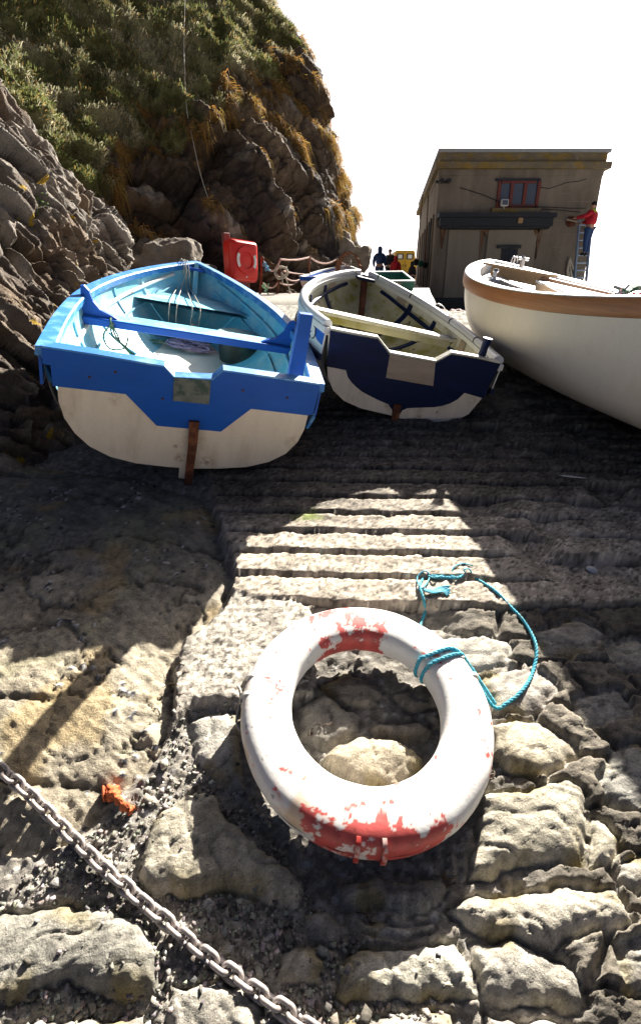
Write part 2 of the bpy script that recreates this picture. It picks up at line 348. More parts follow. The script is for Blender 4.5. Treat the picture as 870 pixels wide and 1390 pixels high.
STONES = [  # outline, height, tint
 ([(250,1065),(295,1063),(302,1082),(345,1130),(378,1160),(413,1192),(402,1217),(360,1217),(330,1200),(250,1205),(200,1200),(186,1180),(195,1130),(215,1090)], .055, (.34,.31,.245)),
 ([(431,1025),(452,1007),(493,993),(539,1002),(576,1020),(576,1036),(557,1057),(516,1066),(475,1057),(447,1041)], .07, (.36,.31,.23)),
 ([(498,972),(540,965),(580,973),(590,988),(545,1000),(505,992)], .045, (.25,.22,.18)),
 ([(403,955),(440,930),(490,958),(487,990),(440,1005),(405,988)], .05, (.24,.22,.19)),
 ([(430,915),(470,900),(520,918),(512,945),(470,950)], .03, (.2,.18,.15)),
 ([(530,925),(580,915),(600,945),(560,960)], .03, (.2,.18,.15)),
 ([(252,962),(325,953),(332,1058),(300,1058),(262,1020)], .035, (.36,.34,.30)),
 ([(666,980),(700,968),(740,973),(782,1000),(792,1020),(772,1040),(745,1050),(700,1040),(666,1022)], .06, (.38,.34,.26)),
 ([(655,1065),(700,1062),(770,1053),(790,1070),(800,1112),(795,1165),(760,1172),(700,1168),(638,1187),(645,1130),(652,1100)], .06, (.37,.34,.27)),
 ([(800,1100),(830,1103),(850,1135),(835,1162),(803,1168)], .055, (.36,.33,.26)),
 ([(603,1218),(640,1205),(790,1188),(835,1198),(870,1250),(840,1257),(770,1270),(720,1277),(650,1262)], .06, (.37,.34,.28)),
 ([(460,1185),(600,1172),(622,1195),(590,1215),(470,1215)], .04, (.28,.26,.22)),
 ([(472,1230),(590,1228),(596,1248),(500,1255)], .03, (.32,.3,.26)),
 ([(468,1278),(540,1266),(622,1268),(640,1300),(645,1350),(455,1352)], .045, (.38,.36,.30)),
 ([(642,1272),(700,1266),(785,1290),(810,1345),(655,1350)], .045, (.3,.28,.24)),
 ([(0,1215),(80,1208),(180,1240),(215,1290),(205,1350),(90,1330),(0,1350),(-80,1300)], .055, (.22,.21,.18)),
 ([(818,868),(870,858),(915,895),(890,915),(835,900)], .04, (.27,.25,.21)),
 ([(575,862),(650,850),(700,868),(692,900),(620,908)], .045, (.33,.31,.27)),
 ([(650,908),(722,895),(762,928),(742,962),(672,965)], .045, (.33,.3,.26)),
 ([(600,915),(642,912),(655,960),(640,975)], .03, (.3,.28,.24)),
 ([(828,1010),(870,1000),(930,1080),(842,1092),(808,1050)], .05, (.26,.25,.22)),
 ([(843,1160),(900,1150),(930,1210),(872,1215),(838,1190)], .05, (.28,.26,.22)),
 ([(770,935),(840,925),(870,970),(800,985)], .04, (.22,.21,.19)),
 ([(720,845),(790,835),(830,855),(800,885),(735,885)], .035, (.25,.23,.2)),
 ([(378,1275),(418,1262),(440,1290),(425,1330),(370,1320)], .035, (.36,.33,.27)),
 ([(415,1225),(450,1222),(472,1250),(445,1270),(412,1258)], .035, (.24,.22,.19)),
 ([(830,1270),(890,1262),(960,1330),(850,1345)], .045, (.3,.28,.24)),
 ([(230,1330),(330,1320),(360,1360),(350,1430),(220,1430)], .045, (.3,.28,.24)),
 ([(455,1372),(620,1368),(640,1450),(440,1450)], .045, (.33,.3,.26)),
 ([(655,1368),(800,1362),(850,1450),(650,1450)], .05, (.27,.25,.22)),
 ([(0,1370),(190,1370),(200,1450),(0,1450)], .05, (.27,.25,.22)),
]
BEDROCK = [(-400,560),(60,640),(180,650),(262,668),(290,692),(305,760),(318,790),(305,815),(285,838),(250,862),(237,890),(240,925),(236,962),(222,1000),(200,1035),(165,1070),(120,1112),(70,1150),(20,1160),(-60,1130),(-400,1130)]
ROUGH = [(322,808),(380,812),(420,830),(430,870),(425,950),(340,958),(262,958),(232,985),(240,925),(250,880),(300,835)]
RIBW = [(262,560),(1500,560),(1500,812),(640,828),(420,828),(320,808),(318,770),(300,720),(285,670)]
def slip_surface(X, Y):
    """height above the mean slope and colour of the slip at X, Y"""
    n = X.size; P2 = np.stack([X, Y, X * 0], -1)
    wob = np.stack([fbm(P2 * 7, 4, .6), fbm(P2 * 7 + 40, 4, .6)], -1) * .017
    Xw, Yw = X + wob[:, 0], Y + wob[:, 1]
    fv, fe = vor3(np.stack([X * 13 + Y * 5, Y * 24 - X * 8, X * 0 + .5], -1) + .35 * noise(P2 * 9)[:, None], 4); fv2, fe2 = vor3(np.stack([X * 34, Y * 48 + X * 9, X * 0 + .3], -1) + .3 * noise(P2 * 25)[:, None], 9)
    fac = fv * .0050 - sstep(.08, 0, fe) * .003 + fv2 * .0016; fine = fbm(P2 * 45, 4, .6); mid = fbm(P2 * 9 + 5, 4, .55); big = fbm(P2 * 1.6 + 9, 3)
    # loose aggregate between stones
    f1, e, cid = vor(X * 62, Y * 62, 3); g1, ge, gid = vor(X * 27, Y * 27, 9)
    h = -.012 + mid * .012 + (.6 - f1) * .010 * (cid > .3) + np.clip(.5 - g1, 0, 1) * .022 * (gid > .72)
    t = .7 + .7 * cid; base = np.array([.25, .23, .20])
    col = base * t[:, None]; col[(cid > .93)] = (.42, .40, .37); col[(gid > .9) & (g1 < .35)] = (.3, .27, .23)
    # right-hand rough setts (everywhere right of the laid stones)
    qx = Xw * 4.2 + .5 * np.floor(Yw * 7.5) % 1; s1, se, sid = vor(Xw * 4.6, Yw * 7.6, 21)
    wz = sstep(.42, .62, Xw) * sstep(.05, .2, Y)
    hs = -.01 + sstep(.02, .12, se) * (.022 + .02 * sid) + mid * .008 + fac * 1.3 + fine * .004
    cs = np.array([.17, .15, .12]) * (.65 + .7 * sid)[:, None] * (1 + .35 * mid)[:, None]  # sett colour lowered, painting in part of the shade on the right
    k = (wz * sstep(.0, .1, se))[:, None]
    h = h * (1 - wz) + np.maximum(h, hs) * wz; col = col * (1 - k) + cs * k
    # rough concrete patch
    def blend(poly, hz, cz, soft, infl=0):
        nonlocal h, col
        d = sdf(Xw, Yw, gp(poly)) - infl; w = sstep(soft, -soft, d)
        h = h * (1 - w) + hz * w; col = col * (1 - w[:, None]) + cz * w[:, None]; return d
    a1, ae, aid = vor(X * 80 + 3, Y * 80, 5)
    cc = np.array([.45, .41, .35]) * (.75 + .5 * aid)[:, None] * (1 + .3 * mid)[:, None]; cc[aid > .9] *= 1.35; cc[aid < .12] *= .45
    blend(ROUGH, .022 + mid * .006 + (.6 - a1) * .007 * (aid > .4) + fac * .5 + fine * .003, cc, .014)
    # cast ribs across the slip
    yy = Y + (Yw - Y) * .45 + .03 * X + .010 * fbm(P2 * 2.5 + 3, 2) ; ph = (yy - 1.593) / .1525; fr = ph - np.floor(ph); rid = np.floor(ph)
    prof = sstep(.0, .10, fr) * (1 - .18 * fr) * sstep(1.0, .93, fr)
    brk = sstep(-.35, .05, noise(np.stack([X * 3.1, rid * 5.7, rid * 0], -1)) + .55 - .5 * sstep(.5, 1.1, X))
    hr = -.024 + prof * (.014 + .042 * brk) + mid * .006 + fac * .5 + (.6 - a1) * .006 * (aid > .5) + fine * .003
    cr = np.array([.46, .40, .325]) * (.72 + .5 * aid)[:, None] * (1 + .4 * mid)[:, None]
    cr = cr * (.55 + .45 * sstep(.0, .15, prof))[:, None]; cr[aid > .93] *= 1.4; cr[aid < .15] *= .5
    boatshade = sstep(1.95, 2.5, Y + .25 * big)[:, None]; cr = cr * (1 - .68 * boatshade)  # ribs darkened up the slip: shade under the boats painted into the colour
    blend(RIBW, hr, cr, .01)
    moss = sstep(.075, .0, np.hypot((X - gxy(418, 706).x) * .8, Y - gxy(418, 706).y) + mid * .04)[:, None]
    col = col * (1 - .8 * moss) + np.array([.16, .21, .03]) * .8 * moss
    # bedrock hump
    st = (X * .55 + Y * .83)
    sp = np.stack([(X * .83 - Y * .55) * 3.0, st * 16, X * 0 + big * .8], -1)
    strat = fbm(sp, 4, .6); crk = 1 - np.abs(noise(np.stack([X * 2.1 + mid * .4, Y * 2.6, X * 0 + 4], -1))) * 9
    crk = np.clip(crk, 0, 1) ** 2 * .014; crk2 = np.clip(1 - np.abs(noise(np.stack([X * 4.3, Y * 5.1 + mid * .5, X * 0 + 14], -1))) * 12, 0, 1) ** 2 * .008
    db = sdf(Xw, Yw, gp(BEDROCK)); dome = 1 - np.exp(-np.clip(-db, 0, 9) / .13)
    hb = -.03 + dome * .075 + big * .022 + strat * .005 + mid * .002 - crk - crk2 + fac * .25 + fine * .0015 + fbm(sp * 3.5, 3, .6) * .003
    pit = np.clip(noise(P2 * 4.3 + 70) - .50, 0, 1) * -.20; hb = hb + pit + .03 * sstep(-.5, -1.2, X)
    cb = np.array([.37, .325, .245]) * (1 + .22 * strat + .25 * mid)[:, None] * (1 - np.clip(crk * 45, 0, .6))[:, None]
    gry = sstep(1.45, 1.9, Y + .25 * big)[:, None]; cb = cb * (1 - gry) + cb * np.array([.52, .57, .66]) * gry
    olive = sstep(.1, .5, big + .4 * mid)[:, None] * .4; cb = cb * (1 - olive) + np.array([.26, .25, .14]) * olive
    och = sstep(.25, .6, fbm(P2 * 3 + 60, 3))[:, None] * .5; cb = cb * (1 - och) + np.array([.42, .30, .13]) * och
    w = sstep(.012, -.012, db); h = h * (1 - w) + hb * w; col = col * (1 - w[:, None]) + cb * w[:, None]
    # mussel/shell chips on the bedrock
    ch = (cid > .86) & (fbm(P2 * 4.5 + 33, 3) > .28) & (w > .5); col[ch] = np.where((aid[ch] > .5)[:, None], (.55, .54, .52), (.05, .05, .06)); h[ch] += .004
    # laid stones
    for i, (poly, H, tint) in enumerate(STONES):
        pg = gp(poly, .03); xs = [p[0] for p in pg]; ys = [p[1] for p in pg]
        m = (X > min(xs) - .06) & (X < max(xs) + .06) & (Y > min(ys) - .06) & (Y < max(ys) + .06)
        if not m.any(): continue
        x, y = Xw[m], Yw[m]; d = sdf(x, y, pg); cx, cy = sum(xs) / len(xs), sum(ys) / len(ys)
        rs = np.random.RandomState(i); ta, tb = rs.uniform(-.07, .07, 2) + np.array([0, -.05]); ang = rs.uniform(0, 3.14)
        dm = np.clip(-d, 0, 1); pr = 1 - np.exp(-dm / .009); pr2 = 1 - np.exp(-dm / .06)
        P = P2[m]; lay = fbm(np.stack([(P[:, 0] * math.cos(ang) + P[:, 1] * math.sin(ang)) * 6, (P[:, 1] * math.cos(ang) - P[:, 0] * math.sin(ang)) * 26, P[:, 0] * 0 + i], -1), 4, .6)
        ck = np.clip(1 - np.abs(noise(P * 8 + i * 3.3)) * 10, 0, 1) ** 2 * .006
        hz = -.02 + pr * H * .72 + pr2 * H * .22 + (x - cx) * ta + (y - cy) * tb + lay * .0028 + mid[m] * .0022 + fac[m] * .7 + fine[m] * .0012 - ck * pr
        w = sstep(.006, -.004, d); h[m] = h[m] * (1 - w) + np.maximum(h[m] - .02, hz) * w
        tc = np.array(tint) * 1.25 * (1 + .25 * lay + .25 * mid[m])[:, None] * (1 - np.clip(ck * 60, 0, .5))[:, None]
        lich = (sstep(.05, .005, dm) * sstep(.1, .4, fbm(P * 6 + 8, 3)))[:, None] * .6; tc = tc * (1 - lich) + np.array([.26, .2, .06]) * lich
        col[m] = col[m] * (1 - w[:, None]) + tc * w[:, None]
    spk = noise(P2 * 120 + 3); col = col * (1 + .30 * fine + .22 * fbm(P2 * 20 + 77, 3, .6))[:, None] * (1 - .45 * sstep(.45, .6, spk))[:, None] * (1 + .35 * sstep(-.5, -.65, spk))[:, None]
    return h, np.clip(col, .01, .8)
def slip_h(x, y):
    i = int(np.clip(np.searchsorted(ys, y) - 1, 0, len(ys) - 1)); j = (x / (ys[i] + 1.35) + 1) / 2 * (NC - 1); j = int(np.clip(round(j), 0, NC - 1)); return float(ZZ[i * NC + j])
def onslip(px, py, up=0.):
    p = gxy(px, py, .02)
    for _ in range(8): p = p.lerp(gxy(px, py, slip_h(p.x, p.y) - float(G(p.x, p.y)) + up), .6)
    return p
ys = [.12]
while ys[-1] < 7.6: ys.append(ys[-1] + .0052 * max(ys[-1], .55) ** 1.15)
ys = np.array(ys); NC = 640; tt = np.linspace(-1, 1, NC)
XX = (tt[None, :] * (1.0 * ys[:, None] + 1.35)); YY = np.repeat(ys[:, None], NC, 1)
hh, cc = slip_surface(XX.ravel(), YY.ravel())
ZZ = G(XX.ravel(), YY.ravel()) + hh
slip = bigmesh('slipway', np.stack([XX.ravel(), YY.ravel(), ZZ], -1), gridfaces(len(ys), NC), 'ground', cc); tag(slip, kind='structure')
SLIP = (XX.ravel(), YY.ravel(), ZZ, cc)
# the wider ground: one sheet to the horizon, just below the detailed slip
gx = np.concatenate([-np.geomspace(3000, 9, 22), np.linspace(-8, 14, 90), np.geomspace(15, 3000, 22)])
gy = np.concatenate([[-400, -60, -20, -8, -3, -1], np.linspace(-.5, 50, 203), np.geomspace(52, 3500, 24)])
A, B = np.meshgrid(gx, gy); Pn = np.stack([A.ravel(), B.ravel(), A.ravel() * 0], -1)
zz = G(A, B).ravel() + fbm(Pn * .8, 3) * .05 * (B.ravel() > 8.2)
zz = np.where(B.ravel() < 7.5, zz - .10, zz); zz = np.where(B.ravel() < -1, -.3 + (B.ravel() + 1) * .02, zz)
zz -= sstep(50, 140, B.ravel()) * 14; zz -= sstep(10, 26, A.ravel()) * 9
gc = np.array([.30, .275, .235]) * (1 + .3 * fbm(Pn * 1.3, 4))[:, None]
tag(bigmesh('ground', np.stack([A.ravel(), B.ravel(), zz], -1), gridfaces(len(gy), len(gx)), 'ground', gc), kind='structure')
# ------------------------------------------------------------------ loose gravel
def scatter_pebbles(n, test, size, name, tint):
    V = []; Cc = []; F = []
    base = np.array([(1, 0, 0), (-1, 0, 0), (0, 1, 0), (0, -1, 0), (0, 0, 1), (0, 0, -1), (.6, .6, .5), (-.6, -.6, .5), (.6, -.6, .4), (-.6, .6, .4)], float)
    cube = np.array([(x, y, z) for x in (-1, 1) for y in (-1, 1) for z in (-1, 1)], float) * .75
    cf = np.array([(0, 1, 3, 2), (4, 6, 7, 5), (0, 4, 5, 1), (2, 3, 7, 6), (0, 2, 6, 4), (1, 5, 7, 3)])
    X, Y, Z, C = SLIP; idx = RNG.randint(0, len(X), n * 6); idx = idx[test(X[idx], Y[idx])][:n]
    for k in idx:
        s = size * RNG.lognormal(0, .45); q = cube * RNG.uniform(.55, 1.15, (8, 3)); a = RNG.uniform(0, 6.28)
        m = np.array([[math.cos(a), -math.sin(a), 0], [math.sin(a), math.cos(a), 0], [0, 0, 1]])
        q = (q * np.array([1.2, .8, .6]) * s) @ m.T; q[:, 2] += q[:, 0] * RNG.uniform(-.4, .4)
        V.append(q + np.array([X[k], Y[k], Z[k] + s * .25])); F.append(cf + 8 * (len(V) - 1))
        Cc.append(np.repeat((np.array(tint) * RNG.choice([.35, .6, .8, 1, 1.25, 1.9], p=[.12, .2, .25, .23, .15, .05]) * RNG.uniform(.9, 1.1, 3))[None], 8, 0))
    return bigmesh(name, np.concatenate(V), np.concatenate(F), 'ground', np.concatenate(Cc), smooth=False)
GRAV = gp([(225,965),(330,955),(330,1060),(420,1210),(470,1260),(600,1300),(600,1420),(-60,1420),(-60,1240),(60,1165),(150,1110),(215,1040)])
def gtest(x, y):
    ok = (sdf(x, y, GRAV) < 0) & (y < 1.6)
    for poly, H, t in STONES: ok &= (sdf(x, y, gp(poly, .03)) > -.004) | (RNG.rand(len(x)) < .03)
    return ok
tag(scatter_pebbles(15000, gtest, .0042, 'gravel', (.33, .31, .275)), 'grey and pale grit packed between the big paving stones', 'gravel', kind='stuff')
# ------------------------------------------------------------------ cliffs
def catmull(A, n):
    k = A.shape[0]; t = np.linspace(0, k - 1, n); i = np.clip(np.floor(t).astype(int), 0, k - 2); f = (t - i).reshape((-1,) + (1,) * (A.ndim - 1))
    a, b, c, d = A[np.maximum(i - 1, 0)], A[i], A[i + 1], A[np.minimum(i + 2, k - 1)]
    return .5 * (2 * b + (c - a) * f + (2 * a - 5 * b + 4 * c - d) * f ** 2 + (3 * b - a - 3 * c + d) * f ** 3)
def surface(ctrl, nr, nc):
    A = np.array([[list(at(p[0], p[1], p[2])) + [p[3] if len(p) > 3 else 0] for p in row] for row in ctrl])
    A = catmull(A, nr); A = catmull(A.transpose(1, 0, 2), nc).transpose(1, 0, 2)
    P = A[..., :3]; du = np.gradient(P, axis=0); dv = np.gradient(P, axis=1); N = np.cross(dv, du); N /= np.linalg.norm(N, axis=-1)[..., None] + 1e-9
    return P.reshape(-1, 3), N.reshape(-1, 3), A[..., 3].ravel()
def vnormals(P, nr, nc):
    P = P.reshape(nr, nc, 3); N = np.cross(np.gradient(P, axis=1), np.gradient(P, axis=0)); N /= np.linalg.norm(N, axis=-1)[..., None] + 1e-9; return N.reshape(-1, 3)
# main cliff: rows bottom to top; x, y of the survey, distance, how grassy
CL = [
 [(-420,470,5.0,0),(-60,470,6.6,0),(120,460,8.0,0),(200,455,8.6,0),(330,445,9.9,0),(430,435,11.2,0),(495,430,12.6,0),(512,425,14.2,0),(500,420,17,0),(470,418,22,0)],
 [(-420,340,5.4,0),(-60,360,6.8,0),(120,362,8.2,.1),(200,360,8.9,0),(330,358,10.2,0),(430,362,11.6,0),(488,364,13,0),(504,364,14.4,0.1),(495,370,17,0),(465,385,22,0)],
 [(-420,200,6,.2),(-60,260,7.2,.8),(110,290,8.5,.5),(200,290,9.3,.12),(320,285,10.5,0),(415,290,11.9,0),(475,295,13.2,.25),(493,300,14.6,.45),(485,310,17,0),(460,340,22,0)],
 [(-420,100,6.8,.5),(-60,180,7.8,1),(100,225,9,.95),(190,230,9.8,.42),(300,225,10.9,.05),(390,225,12.2,.05),(455,235,13.4,.15),(477,245,14.7,.4),(470,260,17,.2),(445,300,22,0)],
 [(-420,0,8,.8),(-60,100,8.8,1),(90,150,9.8,1),(180,160,10.6,.75),(280,165,11.6,.5),(365,165,12.8,.2),(430,170,13.8,.15),(457,180,14.9,.3),(450,200,17,.3),(430,250,22,0)],
 [(-420,-80,9.4,1),(-60,30,10,1),(90,70,10.9,1),(170,90,11.7,1),(260,100,12.6,.95),(345,100,13.6,.7),(405,105,14.5,.35),(434,115,15.3,.35),(428,140,17.5,.3),(410,200,22,0)],
 [(-420,-160,11,1),(-60,-30,11.2,.95),(80,0,12.1,.9),(160,15,12.9,1),(245,30,13.7,1),(325,42,14.6,.95),(378,50,15.4,.8),(405,62,16,.6),(400,90,18,.4),(385,160,22,.2)],
 [(-420,-240,12.6,1),(-60,-100,12.6,.4),(70,-60,13.4,.5),(140,-45,14,1),(225,-30,14.8,1),(295,-15,15.6,1),(338,-6,16.3,1),(362,5,17,.9),(358,40,19,.7),(350,120,23,.4)],
 [(-420,-330,15,1),(-60,-190,15,1),(60,-150,15.4,1),(130,-130,16,1),(200,-110,16.6,1),(255,-95,17.3,1),(290,-85,18,1),(312,-70,18.7,1),(310,-20,20,1),(305,80,24,.6)]]
NR, NCc = 460, 520
for ri, sh in enumerate((26, 26, 22, 16, 10, 6, 2, 0, 0)):
    for ci, kf in ((5, .45), (6, .9), (7, 1), (8, 1), (9, 1)):
        p_ = CL[ri][ci]; CL[ri][ci] = (p_[0] - sh * kf, p_[1], p_[2], p_[3])
P, Nn, gm = surface(CL, NR, NCc)
s = (P[:, 2] * .95 + P[:, 0] * .80 - .1 * P[:, 1]); warp = fbm(P * .35, 3)
ph = s / 1.15 + warp * .7; fr = ph - np.floor(ph)
ledge = sstep(0, .85, fr) * sstep(1.0, .90, fr)
ph2 = s / .37 + warp * 1.6 + fbm(P * .9 + 4, 2) * .5; fr2 = ph2 - np.floor(ph2); l2 = sstep(0, .8, fr2) * sstep(1, .88, fr2)
big = fbm(P * .45 + 20, 4); md = fbm(P * 1.7 + 7, 5, .55); crk = np.clip(1 - np.abs(noise(P * np.array([1.1, 1.1, .7]) + 3)) * 7, 0, 1)
c3 = np.clip(1 - np.abs(noise(P * np.array([2.6, 2.6, 1.6]) + 31)) * 8, 0, 1)
block = np.floor(noise(P * .8 + 12) * 5) / 5
Rk = np.array([[.80, -.1, .59], [.1, .99, .05], [-.59, .05, .80]]); Pr = P @ Rk.T + .25 * warp[:, None]
b1, e1 = vor3(Pr * np.array([.36, .55, .62]) + .10 * md[:, None], 3); b2, e2 = vor3(Pr * np.array([1.5, 2.0, 2.8]) + 9 + .15 * md[:, None], 8); b3, e3 = vor3(Pr * np.array([4.5, 5, 7.5]) + 3, 15)
ck1 = sstep(.10, .0, e1); ck2 = sstep(.12, .0, e2)
rockd = ledge * .42 + l2 * .13 + big * .30 + md * .09 + b1 * .50 + b2 * .10 + b3 * .05 - ck1 * .13 - ck2 * .03 + fbm(P * 7, 3, .6) * .035
crk = ck1; c3 = ck2
gmask = gm + .36 * fbm(P * .8 + 50, 5, .6) + .15 * (ledge - .5) - .10 - .25 * np.clip(b1, 0, 1)
gw = sstep(.42, .58, gmask)
tuss = np.clip(ridge(P * np.array([1.5, 1.5, 1.7]) + 5, 3) * .5, 0, 2); grassd = big * .30 + tuss * .62 + .0
colf_ = np.tile(np.linspace(0, 1, NCc), NR); calm = 1 - .55 * sstep(.50, .62, colf_)
d = rockd * (1 - gw) + grassd * gw; d = d * calm
P2_ = P + Nn * d[:, None] * .80; NN = vnormals(P2_, NR, NCc)
up = NN[:, 2]
rock = np.array([.095, .070, .050]) * (1 + .35 * b2 + .25 * b3)[:, None] * (1 + .3 * md)[:, None] * (1 + .45 * (big))[:, None]
rock = rock * (1 - .35 * c3[:, None]) ; tanm = sstep(.1, .6, fbm(P * .7 + 90, 4))[:, None]; rock = rock * (1 - tanm * .6) + np.array([.24, .18, .12]) * tanm * .6
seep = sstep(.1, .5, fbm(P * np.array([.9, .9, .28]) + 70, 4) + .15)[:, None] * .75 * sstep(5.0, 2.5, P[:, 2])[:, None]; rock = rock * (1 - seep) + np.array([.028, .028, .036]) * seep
pale = sstep(.62, .8, fr)[:, None] * sstep(.0, .5, fbm(P * 2.2 + 44, 3))[:, None]; rock = rock * (1 - pale * .7) + np.array([.36, .33, .28]) * pale * .7
ochre = (sstep(.70, .95, fr) * sstep(-.15, .35, fbm(P * .9 + 15, 3)) * sstep(1.6, 2.6, P[:, 2]) * 1.4 + sstep(.18, .34, gmask) * (1 - gw) * .95 * sstep(-.2, .3, fbm(P * np.array([4, 4, .8]) + 5, 3)))
ochre = np.clip(ochre, 0, 1)[:, None]
rock = rock * (1 - ochre * .8) + np.array([.24, .14, .045]) * ochre * .8
gn = fbm(P * 1.1 + 66, 3); gr = np.array([.15, .155, .07]) * (1 - sstep(-.2, .5, gn))[:, None] + np.array([.27, .26, .15]) * sstep(-.2, .5, gn)[:, None]
gr = gr * (.75 + .4 * tuss)[:, None]
colr = rock * (1 - gw[:, None]) + gr * gw[:, None]
cliff = bigmesh('cliff', P2_, gridfaces(NR, NCc), 'cliff', colr); tag(cliff, kind='structure')
CLIFF = dict(P=P2_, N=NN, gw=gw, och=ochre[:, 0], gn=gn)
# nearer outcrop at the left
OC = [
 [(-420,740,1.6,0),(-120,715,2.0,0),(20,700,2.35,0),(105,672,2.75,0),(150,610,3.5,0),(200,500,5.2,0),(235,425,7.4,0)],
 [(-420,590,2.2,0),(-120,590,2.7,0),(10,580,3.0,0),(70,545,3.5,0),(115,470,4.6,0),(180,410,6.4,0),(220,405,7.8,0)],
 [(-420,450,2.8,0),(-120,460,3.2,0),(0,450,3.6,0),(55,425,4.2,0),(108,395,5.1,0),(170,382,6.6,0),(205,392,8.0,0)],
 [(-420,300,3.4,0),(-120,350,3.9,0),(0,345,4.3,0),(60,335,4.8,0),(115,330,5.7,0),(176,355,6.9,0),(196,375,8.3,0)],
 [(-420,150,4.2,0),(-120,230,4.6,0),(0,250,4.9,0),(55,258,5.4,0),(108,275,6.1,0),(160,300,7.0,0),(180,325,8.4,0)],
 [(-420,20,5,0),(-120,120,5.2,0),(0,160,5.5,0),(40,185,5.9,0),(75,208,6.4,0),(112,240,7.1,0),(130,270,8.4,0)],
 [(-420,-80,5.8,0),(-120,10,5.8,.2),(-20,70,6.1,0),(10,105,6.4,0),(32,135,6.9,0),(55,170,7.5,0),(70,215,8.6,0)],
 [(-420,-160,6.6,.5),(-160,-70,6.4,.3),(-60,0,6.8,0),(-30,40,7.1,0),(-8,70,7.5,0),(10,110,8,0),(20,160,9,0)]]
NR2, NC2 = 520, 420
for ri, (dx_, dy_) in enumerate(((0, 0), (0, 0), (-8, 4), (-12, 6), (-16, 8), (-18, 18), (-22, 36), (-30, 60))):
    for ci in range(len(OC[ri])):
        kf = (0, .4, .8, 1, 1, 1, 1)[ci]; p_ = OC[ri][ci]; OC[ri][ci] = (p_[0] + dx_ * kf, p_[1] + dy_ * kf, p_[2], p_[3])
P, Nn, gm2 = surface(OC, NR2, NC2)
dirv = np.array([.50, .35, -.79]); dirv /= np.linalg.norm(dirv); al = P @ dirv; q = P - al[:, None] * dirv
sp = q * 1.0 + (al * .22)[:, None] * dirv; warp = fbm(P * .6, 3)
s1 = fbm(sp * 2.4, 5, .6); s2 = ridge(sp * 5.5 + 3, 4, .55); bg = fbm(P * .8 + 3, 4); md = fbm(P * 3.4 + 8, 5, .6); vf = fbm(sp * 17, 3, .6)
crk = np.clip(1 - np.abs(noise(sp * 1.6 + 9)) * 8, 0, 1); crk2 = np.clip(1 - np.abs(noise(P * 2.2 + 9)) * 8, 0, 1)
fade = sstep(.0, .10, np.repeat(np.linspace(0, 1, NR2), NC2))
ax1 = np.cross(dirv, [0, 1, 0]); ax1 /= np.linalg.norm(ax1); ax2 = np.cross(dirv, ax1); L3 = np.stack([al * .45, P @ ax1 * 1.5, P @ ax2 * 1.5], -1) + .22 * warp[:, None]
b1, e1 = vor3(L3 * .75 + 5, 4); b2, e2 = vor3(L3 * 2.1 + .2 * s1[:, None], 6); b3, e3 = vor3(L3 * 6.0 + .2 * md[:, None], 12)
crk = sstep(.08, 0, e1); crk2 = sstep(.10, 0, e2)
d = (s1 * .07 + (s2 - 1) * .02 + bg * .16 + md * .018 + b1 * .34 + b2 * .15 + b3 * .05 - crk * .12 - crk2 * .04 + vf * .012) * (.25 + .75 * fade)
P3 = P + Nn * d[:, None]; N3 = vnormals(P3, NR2, NC2)
rk = np.array([.125, .10, .08]) * (1 + .45 * s1 + .35 * md)[:, None] * (1 - .4 * crk)[:, None]
pl = sstep(.1, .5, b3 + .5 * b2 + .3 * md)[:, None]; rk = rk * (1 - pl * .6) + np.array([.36, .33, .29]) * pl * .6
br = sstep(.05, .5, fbm(P * 1.3 + 31, 3))[:, None] * .5; rk = rk * (1 - br) + np.array([.20, .135, .08]) * br
ylw = (fbm(P * 9 + 3, 3) > .72)[:, None] * sstep(3.2, 2.2, P[:, 2])[:, None]; rk = rk * (1 - ylw) + np.array([.42, .27, .02]) * ylw
outc = bigmesh('rock_outcrop', P3, gridfaces(NR2, NC2), 'outcrop', rk); tag(outc, kind='structure')
# a couple of boulders at the cliff foot
def boulder(px, py, F, size, seed, tint, label, squash=(1, 1, .8)):
    n, m = 60, 40; th_ = np.linspace(0, math.pi, m)[:, None]; phh = np.linspace(0, 2 * math.pi, n)[None, :]
    D = np.stack([np.sin(th_) * np.cos(phh), np.sin(th_) * np.sin(phh), np.cos(th_) + 0 * phh], -1).reshape(-1, 3)
    q = D * (1 + .28 * fbm(D * 1.3 + seed * 5, 4) + .10 * block_(D, seed))[:, None] * np.array(squash) * size
    q = q + np.array(at(px, py, F)); c = np.array(tint) * (1 + .4 * fbm(q * 3, 4))[:, None]
    return tag(bigmesh('boulder', q, gridfaces(m, n), 'outcrop', c), label, 'boulder', 'boulders at the cliff foot')
def block_(D, seed): return np.floor(noise(D * 1.7 + seed) * 4) / 2
boulder(232, 372, 8.2, .62, 1, (.22, .19, .16), 'large pale edged boulder behind the blue boat at the cliff foot', (1.2, .8, .75))
boulder(200, 356, 8.4, .35, 2, (.14, .12, .1), 'small dark boulder wedged between outcrop and cliff behind the blue boat', (1, .8, .9))
boulder(455, 345, 13.2, .45, 3, (.23, .2, .165), 'rounded pale boulder at the cliff foot behind the far small boat', (1, .8, 1.2))
boulder(482, 352, 14, .4, 4, (.27, .23, .18), 'tan boulder at the right end of the cliff beside the people', (.9, .8, 1.1))
